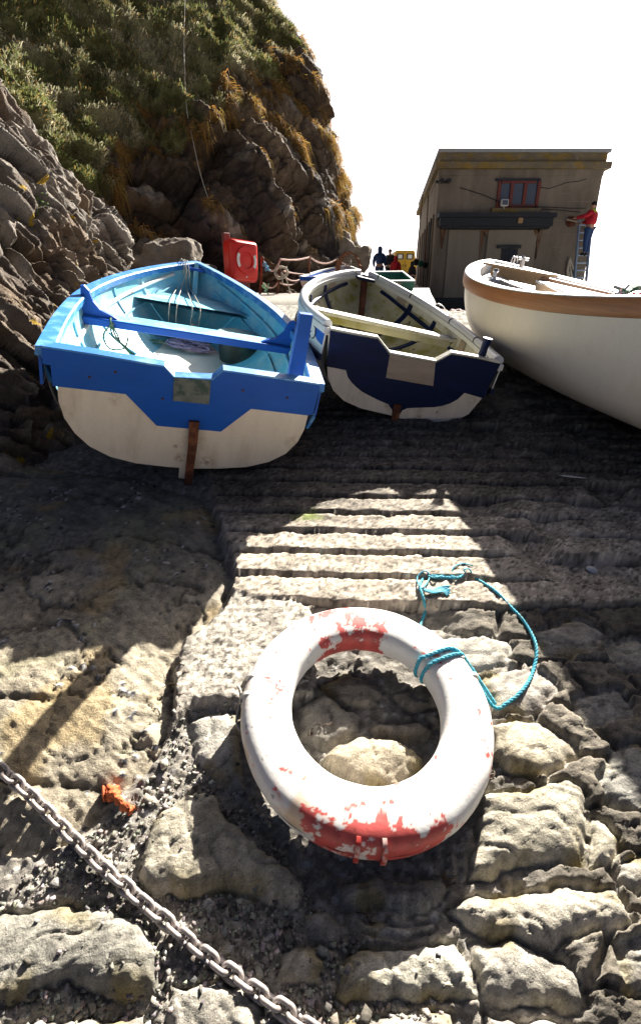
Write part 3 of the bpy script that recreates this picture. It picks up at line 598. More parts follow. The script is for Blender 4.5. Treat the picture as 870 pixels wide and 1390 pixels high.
# ------------------------------------------------------------------ grass on the cliff
def blades(sel, n, L, w, hang, colf, name, label):
    P, N = CLIFF['P'], CLIFF['N']; k = RNG.choice(sel, n); p = P[k] + RNG.normal(0, .03, (n, 3)); nn = N[k]
    wind = np.array([.35, -.15, 0]); d = nn * .55 + np.array([0, 0, 1.0 - hang]) + wind + RNG.normal(0, .38, (n, 3)); d /= np.linalg.norm(d, axis=1)[:, None]
    ln = L * RNG.lognormal(0, .3, n)[:, None]; side = np.cross(d, RNG.normal(size=(n, 3))); side /= np.linalg.norm(side, axis=1)[:, None]; side *= w * RNG.uniform(.6, 1.3, n)[:, None]
    mid = p + d * ln * .55; tip = mid + (d + np.array([0, 0, -.9 - hang])) * ln * .45
    V = np.stack([p - side, p + side, mid + side * .8, mid - side * .8, tip], 1).reshape(-1, 3); b = np.arange(n)[:, None] * 5
    F = np.concatenate([np.stack([b + 0, b + 1, b + 2], -1), np.stack([b + 0, b + 2, b + 3], -1), np.stack([b + 3, b + 2, b + 4], -1)], 1).reshape(-1, 3)
    c = np.repeat(colf(k, n)[:, None], 5, 1).reshape(-1, 3)
    return tag(bigmesh(name, V, F, 'grass', c, smooth=False), label, 'grass', kind='stuff')
area = np.linalg.norm(np.cross(np.gradient(P2_.reshape(NR, NCc, 3), axis=0), np.gradient(P2_.reshape(NR, NCc, 3), axis=1)), axis=-1).ravel()
infr = (CLIFF['P'][:, 1] < 21)
sel = np.where((gw > .55) & infr)[0]
def gcol(k, n):
    g = CLIFF['gn'][k] + RNG.normal(0, .25, n); t = sstep(-.3, .6, g)[:, None]
    c = np.array([.135, .155, .05]) * (1 - t) + np.array([.50, .46, .32]) * t; dry = (RNG.rand(n) < .15)[:, None]; return np.where(dry, np.array([.30, .2, .07]), c) * RNG.uniform(.7, 1.3, n)[:, None]
blades(sel, 150000, .085, .006, .1, gcol, 'grass', 'long windblown green and silvery tussock grass over the upper cliff')
selo = np.where((CLIFF['och'] > .45) & infr & (gw < .5))[0]
def ocol(k, n):
    t = RNG.rand(n)[:, None]; return (np.array([.34, .15, .035]) * t + np.array([.30, .24, .07]) * (1 - t)) * RNG.uniform(.5, 1.3, n)[:, None]
blades(selo, 13000, .17, .006, 1.6, ocol, 'dead_grass', 'rusty orange dead grass hanging from ledges of the cliff')
# ------------------------------------------------------------------ boats
def rotm(yaw, pitch, roll):
    return Matrix.Rotation(yaw, 3, 'Z') @ Matrix.Rotation(pitch, 3, 'X') @ Matrix.Rotation(roll, 3, 'Y')
class Boat:
    def __init__(s, name, label, fit, v=.8, full=.72, keelrise=.5, stemrake=.14, group=None):
        s.__dict__.update(fit); s.v = v; s.full = full; s.kr = keelrise; s.sr = stemrake
        Rm = rotm(s.yaw, s.pitch, s.roll); s.Rm = Rm; s.o = Vector((s.x, s.y, s.z))
        s.root = empty(name, s.o, label, 'boat', group, rot=Rm.to_quaternion())
        s.Mi = Matrix.LocRotScale(s.o, Rm.to_quaternion(), None).inverted(); s.Mw = s.Mi.inverted()
    def half(s, T):
        T = min(max(T, 0), 1)
        if T < s.tm: return s.bm * (s.bs + (1 - s.bs) * math.sin(math.pi / 2 * T / s.tm))
        return s.bm * (1 - ((T - s.tm) / (1 - s.tm)) ** s.p) ** s.q
    def sheer(s, T): return s.zs * (1 - T) * (1 - 2 * T) + 4 * s.zm * T * (1 - T) + s.zb * T * (2 * T - 1)
    def sheer_pt(s, T, side, out=0., dz=0.):
        return Vector((side * s.half(T), T * s.L - s.rake * (1 - T), s.sheer(T) + dz))
    def section(s, T, th, inset=0.):             # th -1..1 : port sheer .. keel .. starboard sheer
        a = abs(th) * math.pi / 2; b = max(s.half(T) - inset, 0); zs = s.sheer(T) - (inset * .3)
        zk = s.kr * s.zb * max(0, (T - .7) / .3) ** 2.4 + inset * 1.2 + getattr(s, 'lift', 0); k = min(1, max(0, T - .15) / .75) ** 1.3 * s.v
        ex = s.full * (1 - k) + 1.05 * k; x = b * math.sin(a) ** ex; f = (1 - math.cos(a) ** s.full) * (1 - k) + math.sin(a) ** 1.35 * k
        z = zk + (max(zs - zk, .02)) * f
        y = T * s.L - s.rake * (1 - T) * (z / s.zs) - s.sr * s.L * max(0, (T - .6) / .4) ** 3 * (1 - f) ** 1.3
        return Vector((math.copysign(x, th), y, z))
    def skin(s, inset, ts, n=18):
        return [[s.section(T, -1 + 2 * j / (2 * n), inset) for j in range(2 * n + 1)] for T in ts]
    def add(s, mb, name, m, parent=None, smooth=False):
        o = mb.build(name, m, parent or s.root, smooth, world=False); return o
    def lz(s, px, py, zl):                        # local hit on plane z = zl
        n = s.Rm @ Vector((0, 0, 1)); return s.Mi @ hit(px, py, s.o + n * zl, n)
    def ly(s, px, py, yl):
        n = s.Rm @ Vector((0, 1, 0)); return s.Mi @ hit(px, py, s.o + n * yl, n)
    def tr(s, px, py, off=0.):                    # on the raked transom plane, off metres aft of it
        nl = Vector((0, -s.zs, -s.rake)).normalized(); n = s.Rm @ nl; return s.Mi @ hit(px, py, s.o + n * off, n)
    def board(s, pts, th, off):                   # board on the transom traced from the survey
        nl = Vector((0, -s.zs, -s.rake)).normalized(); return MB().prism([s.tr(a, b, off) for a, b in pts], -nl * th)
    def outline(s, n=44, t0=0.):
        ts = [t0 + (1 - t0) * (1 - (1 - i / n) ** 1.7) for i in range(n + 1)]
        pt = [s.sheer_pt(T, -1) for T in ts]; st = [s.sheer_pt(T, 1) for T in ts[:-1]][::-1]; return pt + st
    def sweep(s, prof, t0=0., side=0, t1=1.):      # profile (out, up) along the sheer
        P = s.outline(t0=t0)
        if side: P = [s.sheer_pt(t0 + (t1 - t0) * (1 - (1 - i / 40) ** 1.3), side) for i in range(41)]
        k = len(P); rows = []
        for i in range(k):
            t = P[min(i + 1, k - 1)] - P[max(i - 1, 0)]; t.z = 0; t.normalize(); nrm = Vector((-t.y, t.x, 0))
            if side == 1: nrm = -nrm
            rows.append([P[i] + nrm * a + Vector((0, 0, b)) for a, b in prof])
            if not side:
                for q in rows[-1]:
                    if i < k // 2 and q.x > -.001: q.x = -.001
                    if i > k // 2 and q.x < .001: q.x = .001
                    if i == k // 2: q.x = 0
        mb = MB(); mb.grid(rows, True); n = len(prof); mb.f += [tuple(range(n)), tuple(range((k - 1) * n, k * n))[::-1]]
        return mb
    def frame(s, T, wdt, th, inset, a0=-1, a1=1):  # a rib following the inner skin
        rows = []
        for j in range(25):
            t = a0 + (a1 - a0) * j / 24
            p0 = s.section(T, t, inset); p1 = s.section(T + wdt / s.L, t, inset); q0 = s.section(T, t, inset + th); q1 = s.section(T + wdt / s.L, t, inset + th)
            rows.append([p0, p1, q1, q0])
        mb = MB().grid(rows, True); mb.f += [(0, 1, 2, 3), (99, 98, 97, 96)]; return mb
    def floor_(s, z, t0, t1, inset, th=.015):
        rows = []
        for i in range(15):
            T = t0 + (t1 - t0) * i / 14; best = 0
            for j in range(40):
                q = s.section(T, j / 39, inset)
                if q.z <= z: best = max(best, q.x)
            y = T * s.L; rows.append([Vector((-best, y, z)), Vector((best, y, z)), Vector((best, y, z - th)), Vector((-best, y, z - th))])
        mb = MB().grid(rows, True); return mb
    def cover(s, dz, t0, t1, inset):               # deck sheet just under the sheer
        rows = []
        for i in range(30):
            T = t0 + (t1 - t0) * (1 - (1 - i / 29) ** 1.5); b = max(s.half(T) - inset, .001); y = T * s.L - s.rake * (1 - T); z = s.sheer(T) + dz
            rows.append([Vector((b * k, y, z + .02 * (1 - k * k))) for k in (-1, -.6, -.2, .2, .6, 1)])
        return MB().grid(rows)
TS = [1 - (1 - i / 40) ** 1.5 for i in range(41)]
FB = {'x': -0.769, 'y': 2.537, 'z': 0.545, 'yaw': 0.214, 'pitch': 0.183, 'roll': 0.173, 'L': 3.072, 'bm': 0.764, 'bs': 0.861, 'tm': 0.386, 'p': 2.031, 'q': 0.914, 'zs': 0.597, 'zm': 0.57, 'zb': 0.678, 'rake': 0.061}
FN = {'x': 0.529, 'y': 3.347, 'z': 0.649, 'yaw': 0.067, 'pitch': 0.15, 'roll': 0.208, 'L': 2.689, 'bm': 0.741, 'bs': 0.816, 'tm': 0.368, 'p': 2.033, 'q': 0.781, 'zs': 0.494, 'zm': 0.493, 'zb': 0.643, 'rake': 0.017}
FW = {'x': 2.475, 'y': 2.327, 'z': 0.405, 'yaw': 0.163, 'pitch': 0.088, 'roll': 0.065, 'L': 3.832, 'bm': 0.85, 'bs': 0.7, 'tm': 0.455, 'p': 2.21, 'q': 0.732, 'zs': 1.019, 'zm': 0.873, 'zb': 1.08, 'rake': 0.0}
FS = {'x': 0.016, 'y': 9.67, 'z': 1.456, 'yaw': -0.212, 'pitch': 0.08, 'roll': 0.024, 'L': 2.867, 'bm': 0.466, 'bs': 0.837, 'tm': 0.429, 'p': 2.288, 'q': 0.684, 'zs': 0.314, 'zm': 0.322, 'zb': 0.41, 'rake': 0.06}
# ---- blue boat
B = Boat('rowing_boat', 'rowing boat with bright blue and cream stern and pale blue inside, at the left', FB, full=.82, group='small open boats drawn up on the slip')
B.add(MB().grid(B.skin(0, TS)), 'hull', 'cream', smooth=True)
B.add(MB().grid(B.skin(.028, TS[:-1])), 'lining', 'cyan', smooth=True)
B.add(B.sweep([(.004, -.03), (.016, -.03), (.016, -.17), (.004, -.17)]), 'sheer_strake', 'blue', smooth=True)
B.add(B.sweep([(.026, .012), (.03, -.03), (.0, -.045), (-.05, -.04), (-.056, .006), (-.048, .014)]), 'gunwale', 'railblue', smooth=True)
cream = [(78,480),(78,520),(80,545),(88,568),(102,588),(122,606),(150,620),(185,629),(230,634),(262,636),(300,636),(335,634),(365,627),(388,616),(404,600),(413,583),(419,560),(428,528),(365,517),(300,508),(287,516),(237,514),(220,502),(130,486)]
def tp(bt, px, py): return tuple(bt.tr(px, py, .012))
stain('stained_cream_paint', 'cream', [(tp(B, 280, 628), .05, (.22, .09, .03), .9), (tp(B, 246, 622), .045, (.30, .14, .05), .8), (tp(B, 262, 600), .09, (.45, .28, .14), .5), (tp(B, 156, 541), .05, (.5, .38, .25), .6), (tp(B, 238, 606), .02, (.3, .15, .08), .8), (tp(B, 395, 600), .06, (.5, .36, .22), .5), (tp(B, 90, 560), .06, (.5, .36, .22), .5)])
tr_ = B.add(B.board(cream, .035, .012), 'transom', 'stained_cream_paint')
band = [(57,472),(58,494),(69,496),(72,524),(171,535),(213,578),(257,582),(300,586),(341,555),(418,564),(425,562),(434,526),(433,522),(365,513),(303,504.5),(289,516.5),(237,514),(223,499),(130,483)]
B.add(B.board(band, .03, .030), 'painted_board', 'blue', tr_)
cap = [(57,472),(130,483),(223,499),(237,514),(289,516.5),(303,504.5),(365,513),(434,523)]
nl = Vector((0, -B.zs, -B.rake)).normalized()
mbc = MB()
for i in range(len(cap) - 1):
    a, b = B.tr(*cap[i], .033), B.tr(*cap[i + 1], .033); mbc.prism([a, b, b + Vector((0, 0, .009)), a + Vector((0, 0, .009))], -nl * .062)
B.add(mbc, 'transom_cap', 'railblue')
B.add(B.board([(236.5,513),(286.5,517),(284,549),(235,544)], .006, .037), 'outboard_pad', 'plate')
kp = [(257,573),(271,574),(268,605),(264,632),(261,658),(250,658),(255,610)]
B.add(B.board(kp, .02, .053), 'keel_strap', 'rust')
mk = MB()
for i in range(16):
    T0, T1 = i / 16 * .93, (i + 1) / 16 * .93; a, b = B.section(T0, 0), B.section(T1, 0); mk.beam(a - Vector((0, 0, .03)), b - Vector((0, 0, .03)), .045, .085)
B.add(mk, 'keel', 'cream')
for px, py in ((122,512),):
    pass
fl = B.floor_(.115, .03, .80, .03); B.add(fl, 'floorboards', 'floor')
# thwart with knees
c = B.lz(255, 452, .44); ty = c.y; wT = ty / B.L; hb = B.half(wT) - .03
B.add(MB().box((0, ty + .09, .43), (hb * 2 - .02, .20, .036), bev=.006), 'thwart', 'cyan')
B.add(MB().box((0, ty - .022, .428), (hb * 2 - .02, .024, .052), bev=.006), 'thwart_edge', 'blue')
for sd in (-1, 1):
    pr = [(0, 0), (-.235, 0), (-.20, .02), (-.12, .05), (-.075, .10), (-.05, .165), (-.02, .195), (.0, .19)]
    pts = [Vector((sd * (hb + .004 + a), ty + .02, .449 + b)) for a, b in pr]; B.add(MB().prism(pts, (0, .04, 0)), 'knee', 'blue')
# bow seat with dark space below, stringers, stem post
rows = []
for i in range(12):
    T = .70 + .24 * i / 11; b = max(B.half(T) - .05, .01); rows.append([Vector((-b, T * B.L, .43)), Vector((b, T * B.L, .43)), Vector((b, T * B.L, .40)), Vector((-b, T * B.L, .40))])
B.add(MB().grid(rows, True), 'bow_seat', 'cyan')
for sd in (-1, 1):
    pa = [B.section(T, sd * .80, .036) for T in [.05 + .85 * i / 24 for i in range(25)]]; B.add(MB().tube(pa, .016, 8), 'stringer', 'floor' if sd < 0 else 'cyan', smooth=True)
    pa = [B.section(T, sd * .62, .036) for T in [.05 + .85 * i / 24 for i in range(25)]]; B.add(MB().tube(pa, .010, 6), 'stringer', 'cyan', smooth=True)
for T in (.12, .3, .48, .62, .76):
    for sd in (-1, 1): B.add(B.frame(T, .028, .012, .028, sd * .35, sd * .93), 'rib', 'cyan')
B.add(MB().beam(B.section(.975, .0, .02) + Vector((0, -.14, .0)), Vector((0, B.L - .10, B.zb - .01)), .045, .05), 'stem_post', 'cyan')
B.add(MB().box((0, B.L - .13, B.zb - .045), (.16, .13, .03), bev=.008), 'breasthook', 'blue')
# sculling post on the right quarter
q = [B.tr(408, 426, -.09), B.tr(425, 428, -.09), B.tr(411, 513, -.09), B.tr(391, 513, -.09)]
B.add(MB().prism(q, (0, .05, 0)), 'quarter_post', 'blue')
for sd, px, py in ((-1, 62, 505), (1, 424, 572)):
    a = B.tr(px, py, .0); B.add(MB().box(a + Vector((0, .05, -.02)), (.02, .05, .085), Euler((0, sd * .35, 0)), bev=.005), 'rail_bracket', 'railblue')
for px, py in ((122,512),(221,541),(157,505),(330,530),(390,540)): B.add(MB().lathe([(0, 0), (.007, 0), (.006, .003), (0, .004)], B.tr(px, py, .031), 8, Matrix.Rotation(math.pi / 2, 3, 'X')), 'bolt_head', 'rust', tr_)
# ---- navy boat
NV = Boat('rowing_boat', 'weathered rowing boat with navy and cream stern and mossy yellow inside, in the middle', FN, v=.7, group='small open boats drawn up on the slip')
NV.add(MB().grid(NV.skin(0, TS)), 'hull', 'oldwhite', smooth=True)
NV.add(MB().grid(NV.skin(.026, TS[:-1])), 'lining', 'moss', smooth=True)
NV.add(NV.sweep([(.003, -.03), (.010, -.03), (.010, -.165), (.003, -.165)]), 'sheer_strake', 'white', smooth=True)
NV.add(NV.sweep([(.003, -.168), (.024, -.172), (.024, -.205), (.003, -.21)]), 'rubbing_strake', 'navy', smooth=True)
NV.add(NV.sweep([(.02, .008), (.024, -.03), (-.0, -.04), (-.045, -.035), (-.05, .004)]), 'gunwale', 'white', smooth=True)
NV.add(NV.sweep([(-.03, -.036), (-.026, -.04), (-.026, -.11), (-.034, -.11)]), 'inwale', 'oldwhite', smooth=True)
for sd in (-1, 1):
    pa = [NV.sheer_pt(T, sd) + Vector((-sd * .012, 0, .022)) for T in [.02 + .965 * (1 - (1 - i / 40) ** 1.4) for i in range(41)]]
    tb = NV.add(MB().tube(pa, .034 if sd > 0 else .030, 12), 'gunwale_tube', 'tube', smooth=True)
    if sd > 0:
        for i in (8, 16, 27):
            NV.add(MB().tube([pa[i], pa[i].lerp(pa[i + 1], .25)], .0365, 12), 'tube_band', 'black', tb)
cr = [(446,452),(444,497.5),(445,512),(452,529.6),(466.6,544),(490,554.5),(531,564),(543,568),(589.6,573),(618,571),(636,562),(646.6,549),(655.5,538.5),(667,510),(678,496),(645,489),(613,483),(591,495),(529,484),(513,463)]
stain('stained_cream_paint_b', 'cream', [(tp(NV, 592, 559), .02, (.12, .06, .03), 1.), (tp(NV, 570, 565), .03, (.4, .28, .16), .8), (tp(NV, 527, 552), .04, (.4, .28, .16), .8), (tp(NV, 480, 545), .05, (.5, .38, .25), .6), (tp(NV, 640, 545), .05, (.5, .38, .25), .6)])
tn = NV.add(NV.board(cr, .03, .008), 'transom', 'stained_cream_paint_b')
NV.add(NV.board([(448.5,449.4),(513,461),(529,481.5),(523.6,512.8),(443.5,497.5)], .025, .024), 'painted_board', 'navy', tn)
NV.add(NV.board([(591,493),(613,481.5),(645,487),(679,494.6),(667,516),(656.5,541),(629,533),(600,527),(588,524.5)], .025, .024), 'painted_board', 'navy', tn)
NV.add(NV.board([(529,481.5),(591,493),(588,524),(523.6,512.8)], .02, .021), 'outboard_pad', 'paleply', tn)
low = [(469,501),(472,512),(477,519),(483,525),(491,531.5),(501,537),(513,543),(527,549),(532,556),(533,562),(543,562),(546,557),(553,554),(570,553.4),(590,552.7),(600,551),(611,547.5),(621,542),(630,533.5),(600,527),(588,524.5),(556,519),(523.6,512.8)]
NV.add(NV.board(low, .02, .016), 'painted_panel', 'navy', tn)
NV.add(NV.board([(535,549),(545,550),(540,573),(531,573)], .02, .035), 'keel_strap', 'rust')
nl = Vector((0, -NV.zs, -NV.rake)).normalized(); mbc = MB(); cap = [(448.5,448),(513,460),(529,480.5),(591,492),(613,480.5),(645,486),(679,494)]
for i in range(len(cap) - 1):
    a, b = NV.tr(*cap[i], .026), NV.tr(*cap[i + 1], .026); mbc.prism([a, b, b + Vector((0, 0, .012)), a + Vector((0, 0, .012))], -nl * .055)
NV.add(mbc, 'transom_cap', 'oldwhite')
c = NV.lz(520, 440, .40); hb = NV.half(c.y / NV.L) - .03
NV.add(MB().box((0, c.y + .06, .39), (hb * 2 - .01, .17, .03), bev=.005), 'thwart', 'oldwhite')
NV.add(MB().box((0, c.y - .0, .345), (hb * 2 - .06, .03, .06), bev=.005), 'thwart_beam', 'moss')
c2 = NV.lz(560, 478, .33); NV.add(MB().box((.05, .17, .30), (NV.half(.05) * 2 - .09, .22, .025), bev=.005), 'stern_seat', 'oldwhite')
NV.add(NV.floor_(.09, .02, .82, .03), 'floorboards', 'moss')
for T in (.22, .42, .6, .76):
    for sd in (-1, 1): NV.add(NV.frame(T, .05, .016, .026, sd * .12, sd * .95), 'rib', 'navy' if T != .42 else 'moss')
for sd in (-1, 1):
    pa = [NV.section(T, sd * .80, .034) for T in [.05 + .87 * i / 24 for i in range(25)]]; NV.add(MB().tube(pa, .02, 6), 'stringer', 'navy', smooth=True)
    for T in (.34, .80):
        p0 = NV.section(T, sd * .93, .034); p1 = NV.section(T + .045, sd * .93, .034); NV.add(MB().beam(p0, p1, .02, .09), 'rowlock_pad', 'paleply')
NV.add(MB().box((0, NV.L - .17, NV.zb - .03), (.2, .2, .03), bev=.008), 'breasthook', 'navy')
NV.add(MB().beam(NV.section(.96, 0, .03) + Vector((0, -.10, 0)), Vector((0, NV.L - .12, NV.zb - .02)), .06, .05), 'stem_post', 'rust')
q0, q1 = NV.tr(651, 489, -.05), NV.tr(662, 459, -.05)
NV.add(MB().tube([q0, q0.lerp(q1, .5), q1.lerp(q0, .12), q1], [.028, .024, .026, .033], 10), 'quarter_post', 'navy', smooth=True)
mk = MB()
for i in range(16):
    T0, T1 = i / 16 * .93, (i + 1) / 16 * .93; mk.beam(NV.section(T0, 0) - Vector((0, 0, .03)), NV.section(T1, 0) - Vector((0, 0, .03)), .045, .085)
NV.add(mk, 'keel', 'navy')
# blue quarter mark, black arc and registration letters on the port sheer strake
def side_mark(T, dz, w, h): return NV.sheer_pt(T, -1) + Vector((-.013, 0, dz))
a, b = NV.sheer_pt(.012, -1), NV.sheer_pt(.075, -1)
def onside(T, dz, out=.0135):
    p0, p1 = NV.sheer_pt(T - .01, -1), NV.sheer_pt(T + .01, -1); t = (p1 - p0); t.z = 0; t.normalize(); return NV.sheer_pt(T, -1) + Vector((-t.y, t.x, 0)) * out + Vector((0, 0, dz))
NV.add(MB().prism([onside(.005, -.035), onside(.085, -.035), onside(.075, -.085), onside(.045, -.105), onside(.005, -.11)], (.004, 0, 0)), 'quarter_mark', 'blue')
arc = [onside(.085 + .018 * math.cos(u), -.075 + .04 * math.sin(u), .017) for u in [1.3 + i * .32 for i in range(12)]]
NV.add(MB().tube(arc, .004, 6), 'mooring_ring', 'black', smooth=True)
lt = MB()
for k, T in enumerate((.125, .155)):
    def sg(u0, v0, u1, v1): lt.beam(onside(T - u0 * .018, -.125 + v0 * .045, .0125), onside(T - u1 * .018, -.125 + v1 * .045, .0125), .004, .006, (1, 0, 0))
    if k == 0: sg(0, 0, 0, 1); sg(0, .5, 1, 1); sg(0, .5, 1, 0)
    else: sg(0, 0, 0, 1); sg(0, 1, .5, .45); sg(.5, .45, 1, 1); sg(1, 1, 1, 0)
NV.add(lt, 'painted_letters', 'black')
# ---- white boat
W = Boat('launch_boat', 'large cream white boat with varnished wood rail, at the right edge of the slip', FW, v=.45, full=.6, keelrise=.35, stemrake=.05, group='small open boats drawn up on the slip'); W.lift = .15
W.add(MB().grid(W.skin(0, TS, 26)), 'hull', 'hullwhite', smooth=True)
W.add(MB().grid(W.skin(.05, TS[:-1], 26)), 'lining', 'white', smooth=True)
W.add(W.sweep([(.004, .004), (.024, .0), (.030, -.02), (.030, -.085), (.024, -.10), (.004, -.105)]), 'rub_rail', 'varnish', smooth=True)
W.add(W.sweep([(.022, .010), (.02, .002), (-.02, -.01), (-.082, -.008), (-.09, .006), (-.078, .014), (.0, .018)]), 'gunwale', 'white', smooth=True)
W.add(W.sweep([(-.10, .0), (-.104, -.10), (-.118, -.10), (-.118, .0)]), 'inner_coaming', 'white', smooth=True)
W.add(W.cover(-.085, .10, .97, .10), 'deck', 'white')
a = [W.tr(0, 0)]
n_ = []
th = [j / 20 * 2 - 1 for j in range(21)]
W.add(MB().prism([W.section(0, t, 0) + Vector((0, .002, 0)) for t in th], (0, .04, 0)), 'transom', 'hullwhite')
def wl(px, py, dz=0.): return W.lz(px, py, W.zb + dz)
p, q = wl(666, 358, -.01), wl(748, 377, -.01)
def wb(px, py, F): return W.Mi @ at(px, py, F)
p0, p1 = wb(669, 366, 5.55), wb(741, 381, 4.75)
W.add(MB().beam(p0, p1, .05, .125), 'bow_beam', 'wood')
W.add(MB().beam(wb(661, 357.5, 5.55), wb(750, 374.5, 4.65), .11, .022), 'beam_cap', 'wood')
W.add(MB().beam(wb(733, 377, 4.85), wb(850, 405.5, 3.15), .026, .03), 'port_rail_strip', 'varnish')
ctr_ = [wb(727, 380, 4.80), wb(741, 377.5, 4.85), wb(842, 403, 3.25), wb(775, 399, 3.2)]
W.add(MB().prism(ctr_, (0, 0, -.02)), 'side_seat', 'white')
W.add(MB().prism([wb(728, 381.5, 4.78), wb(736, 384.5, 4.5), wb(772, 400, 3.3), wb(766, 400, 3.3)], (0, 0, -.09)), 'seat_front', 'wood')
# bow fairlead and cleats
c = wb(700, 360, 5.4)
cl = MB()
for dx in (-.045, -.015): cl.tube([c + Vector((dx + .018 * math.cos(u), 0, .035 + .045 * math.sin(u))) for u in [i * .45 for i in range(15)]], .0065, 6)
W.add(cl, 'fairlead_ring', 'steel', smooth=True)
cp = wb(707, 362, 5.3); W.add(MB().tube([cp, cp + Vector((0, 0, .07))], .022, 10).tube([cp + Vector((-.05, 0, .075)), cp + Vector((.06, 0, .07))], .016, 8).tube([cp + Vector((-.01, 0, .075)), cp + Vector((.0, 0, .10))], .02, 8), 'mooring_post', 'steel', smooth=True)
c = wb(670, 381, 4.75); W.add(MB().lathe([(0, 0), (.055, 0), (.05, .02), (.02, .03), (.018, .07), (.028, .08), (.02, .10), (0, .10)], c, 12).tube([c + Vector((-.07, 0, .02)), c + Vector((.07, .0, .03))], .012, 6).tube([c + Vector((.05, 0, .03)), c + Vector((.13, -.10, -.0))], .007, 6), 'deck_cleat', 'steel', smooth=True)
c = wb(839, 402, 3.2); W.add(MB().lathe([(0, 0), (.03, 0), (.028, .02), (.012, .03), (.012, .05), (0, .05)], c, 12).tube([c + Vector((-.05, .0, .05)), c + Vector((.03, 0, .035))], .010, 6).tube([c + Vector((.02, 0, .03)), c + Vector((.05, 0, .07))], .006, 6), 'deck_cleat', 'steel', smooth=True)
mk = MB()
for i in range(16):
    T0, T1 = i / 16 * .93, (i + 1) / 16 * .93; mk.beam(W.section(T0, 0) - Vector((0, 0, .075)), W.section(T1, 0) - Vector((0, 0, .075)), .07, .19)
W.add(mk, 'keel', 'black')
W.add(MB().lathe([(0, 0), (.011, 0), (.008, .004), (0, .004)], W.Mi @ at(833, 493, 2.98), 10, Matrix.Rotation(-math.pi / 2, 3, 'Y')), 'drain_hole', 'black')
# ---- far small boat
S = Boat('rowing_boat', 'small distant boat with blue and pinkish cream stern, in front of the rope fence', FS, group='small open boats drawn up on the slip')
S.add(MB().grid(S.skin(0, TS)), 'hull', 'white', smooth=True)
S.add(MB().grid(S.skin(.02, TS[:-1])), 'lining', 'white', smooth=True)
S.add(S.sweep([(.004, -.02), (.012, -.02), (.012, -.09), (.004, -.09)]), 'sheer_strake', 'blue', smooth=True)
S.add(S.sweep([(.02, .01), (.02, -.02), (-.03, -.02), (-.03, .01)]), 'gunwale', 'white', smooth=True)
S.add(S.sweep([(-.022, -.02), (-.03, -.02), (-.03, -.055), (-.022, -.055)]), 'inwale', 'blue', smooth=True)
def st(t, z, o=.0): return Vector((t * S.half(0), -S.rake * z / S.zs - o, z))
tt2 = [S.section(0, -1 + j / 10) for j in range(21)]
ts_ = S.add(MB().prism([p + Vector((0, -.012, 0)) for p in tt2], (0, .03, 0)), 'transom', 'cream')
def sb(pts, o, th): return MB().prism([st(a, z, o) for a, z in pts], (0, th, 0))
S.add(sb([(-1.03, .315), (-1.0, .245), (-.62, .24), (-.52, .20), (-.45, .16), (-.22, .16), (-.18, .315)], .026, .012), 'painted_board', 'blue', ts_)
S.add(sb([(.12, .315), (.12, .20), (.5, .15), (1.0, .2), (1.03, .315)], .026, .012), 'painted_board', 'blue', ts_)
S.add(MB().box((0, 1.1, .24), (.84, .16, .02)), 'thwart', 'white')
# ------------------------------------------------------------------ ropes and gear lying in the boats
def rope(name, pts, r, m, label, cat='rope', group=None, laid=True, sm=6):
    mb = MB()
    for path in pts:
        sp = smoothpath(path, sm)
        if laid: strands(mb, sp, r)
        else: mb.tube(sp, r, 6)
    return tag(mb.build(name, m, smooth=2), label, cat, group)
def Bw(x, y, z): return B.Mw @ Vector((x, y, z))
bl = B.lz(252, 462, .125)
def tangle(cx, cy, z0, rx, ry, n, rs, zr=.03):
    r = np.random.RandomState(rs); out = []; a = r.uniform(0, 6)
    for i in range(n):
        a += r.uniform(.5, 1.3); k = r.uniform(.3, 1.1); out.append(Bw(cx + rx * k * math.cos(a), cy + ry * k * math.sin(a), z0 + r.uniform(0, zr)))
    return out
lp = B.lz(262, 474, .13); rope('rope_heap', [tangle(lp.x + .0, lp.y, .135, .20, .13, 44, 2, .05), tangle(lp.x - .06, lp.y + .02, .135, .20, .10, 40, 5, .05)], .0085, 'ropelilac', 'heap of faded lilac rope on the floor of the blue boat')
gp1 = B.lz(225, 462, .13); rope('fishing_line', [tangle(gp1.x, gp1.y, .13, .24, .17, 40, 8, .03), tangle(gp1.x + .3, gp1.y + .12, .14, .22, .12, 26, 9, .05)], .0048, 'ropegreen', 'loose tangle of thin green line across the floor of the blue boat', 'fishing line', laid=False)
k0 = B.lz(157, 425, .452); kk = []
rs = np.random.RandomState(3)
for j in range(3):
    pth = [Bw(k0.x, ty + .05, .455), Bw(k0.x, ty - .037, .45)] + [Bw(k0.x + .05 * i + rs.uniform(-.03, .03), ty - .04 - .045 * i + rs.uniform(-.02, .02), .42 - .05 * i + .0 * j) for i in range(1, 6)] + [Bw(k0.x + .30, ty - .30 - .05 * j, .135)]
    kk.append(pth)
kk.append([Bw(k0.x + .02, ty - .04, .44), Bw(k0.x - .04, ty - .06, .36), Bw(k0.x + .0, ty - .10, .28), Bw(k0.x + .10, ty - .12, .30), Bw(k0.x + .12, ty - .08, .37)])
rope('thwart_lashing', kk, .006, 'ropegreen', 'knotted dark green line hanging from the thwart of the blue boat', sm=4)
xb = B.Mi @ at(248, 357, 5.3)
wlines = []
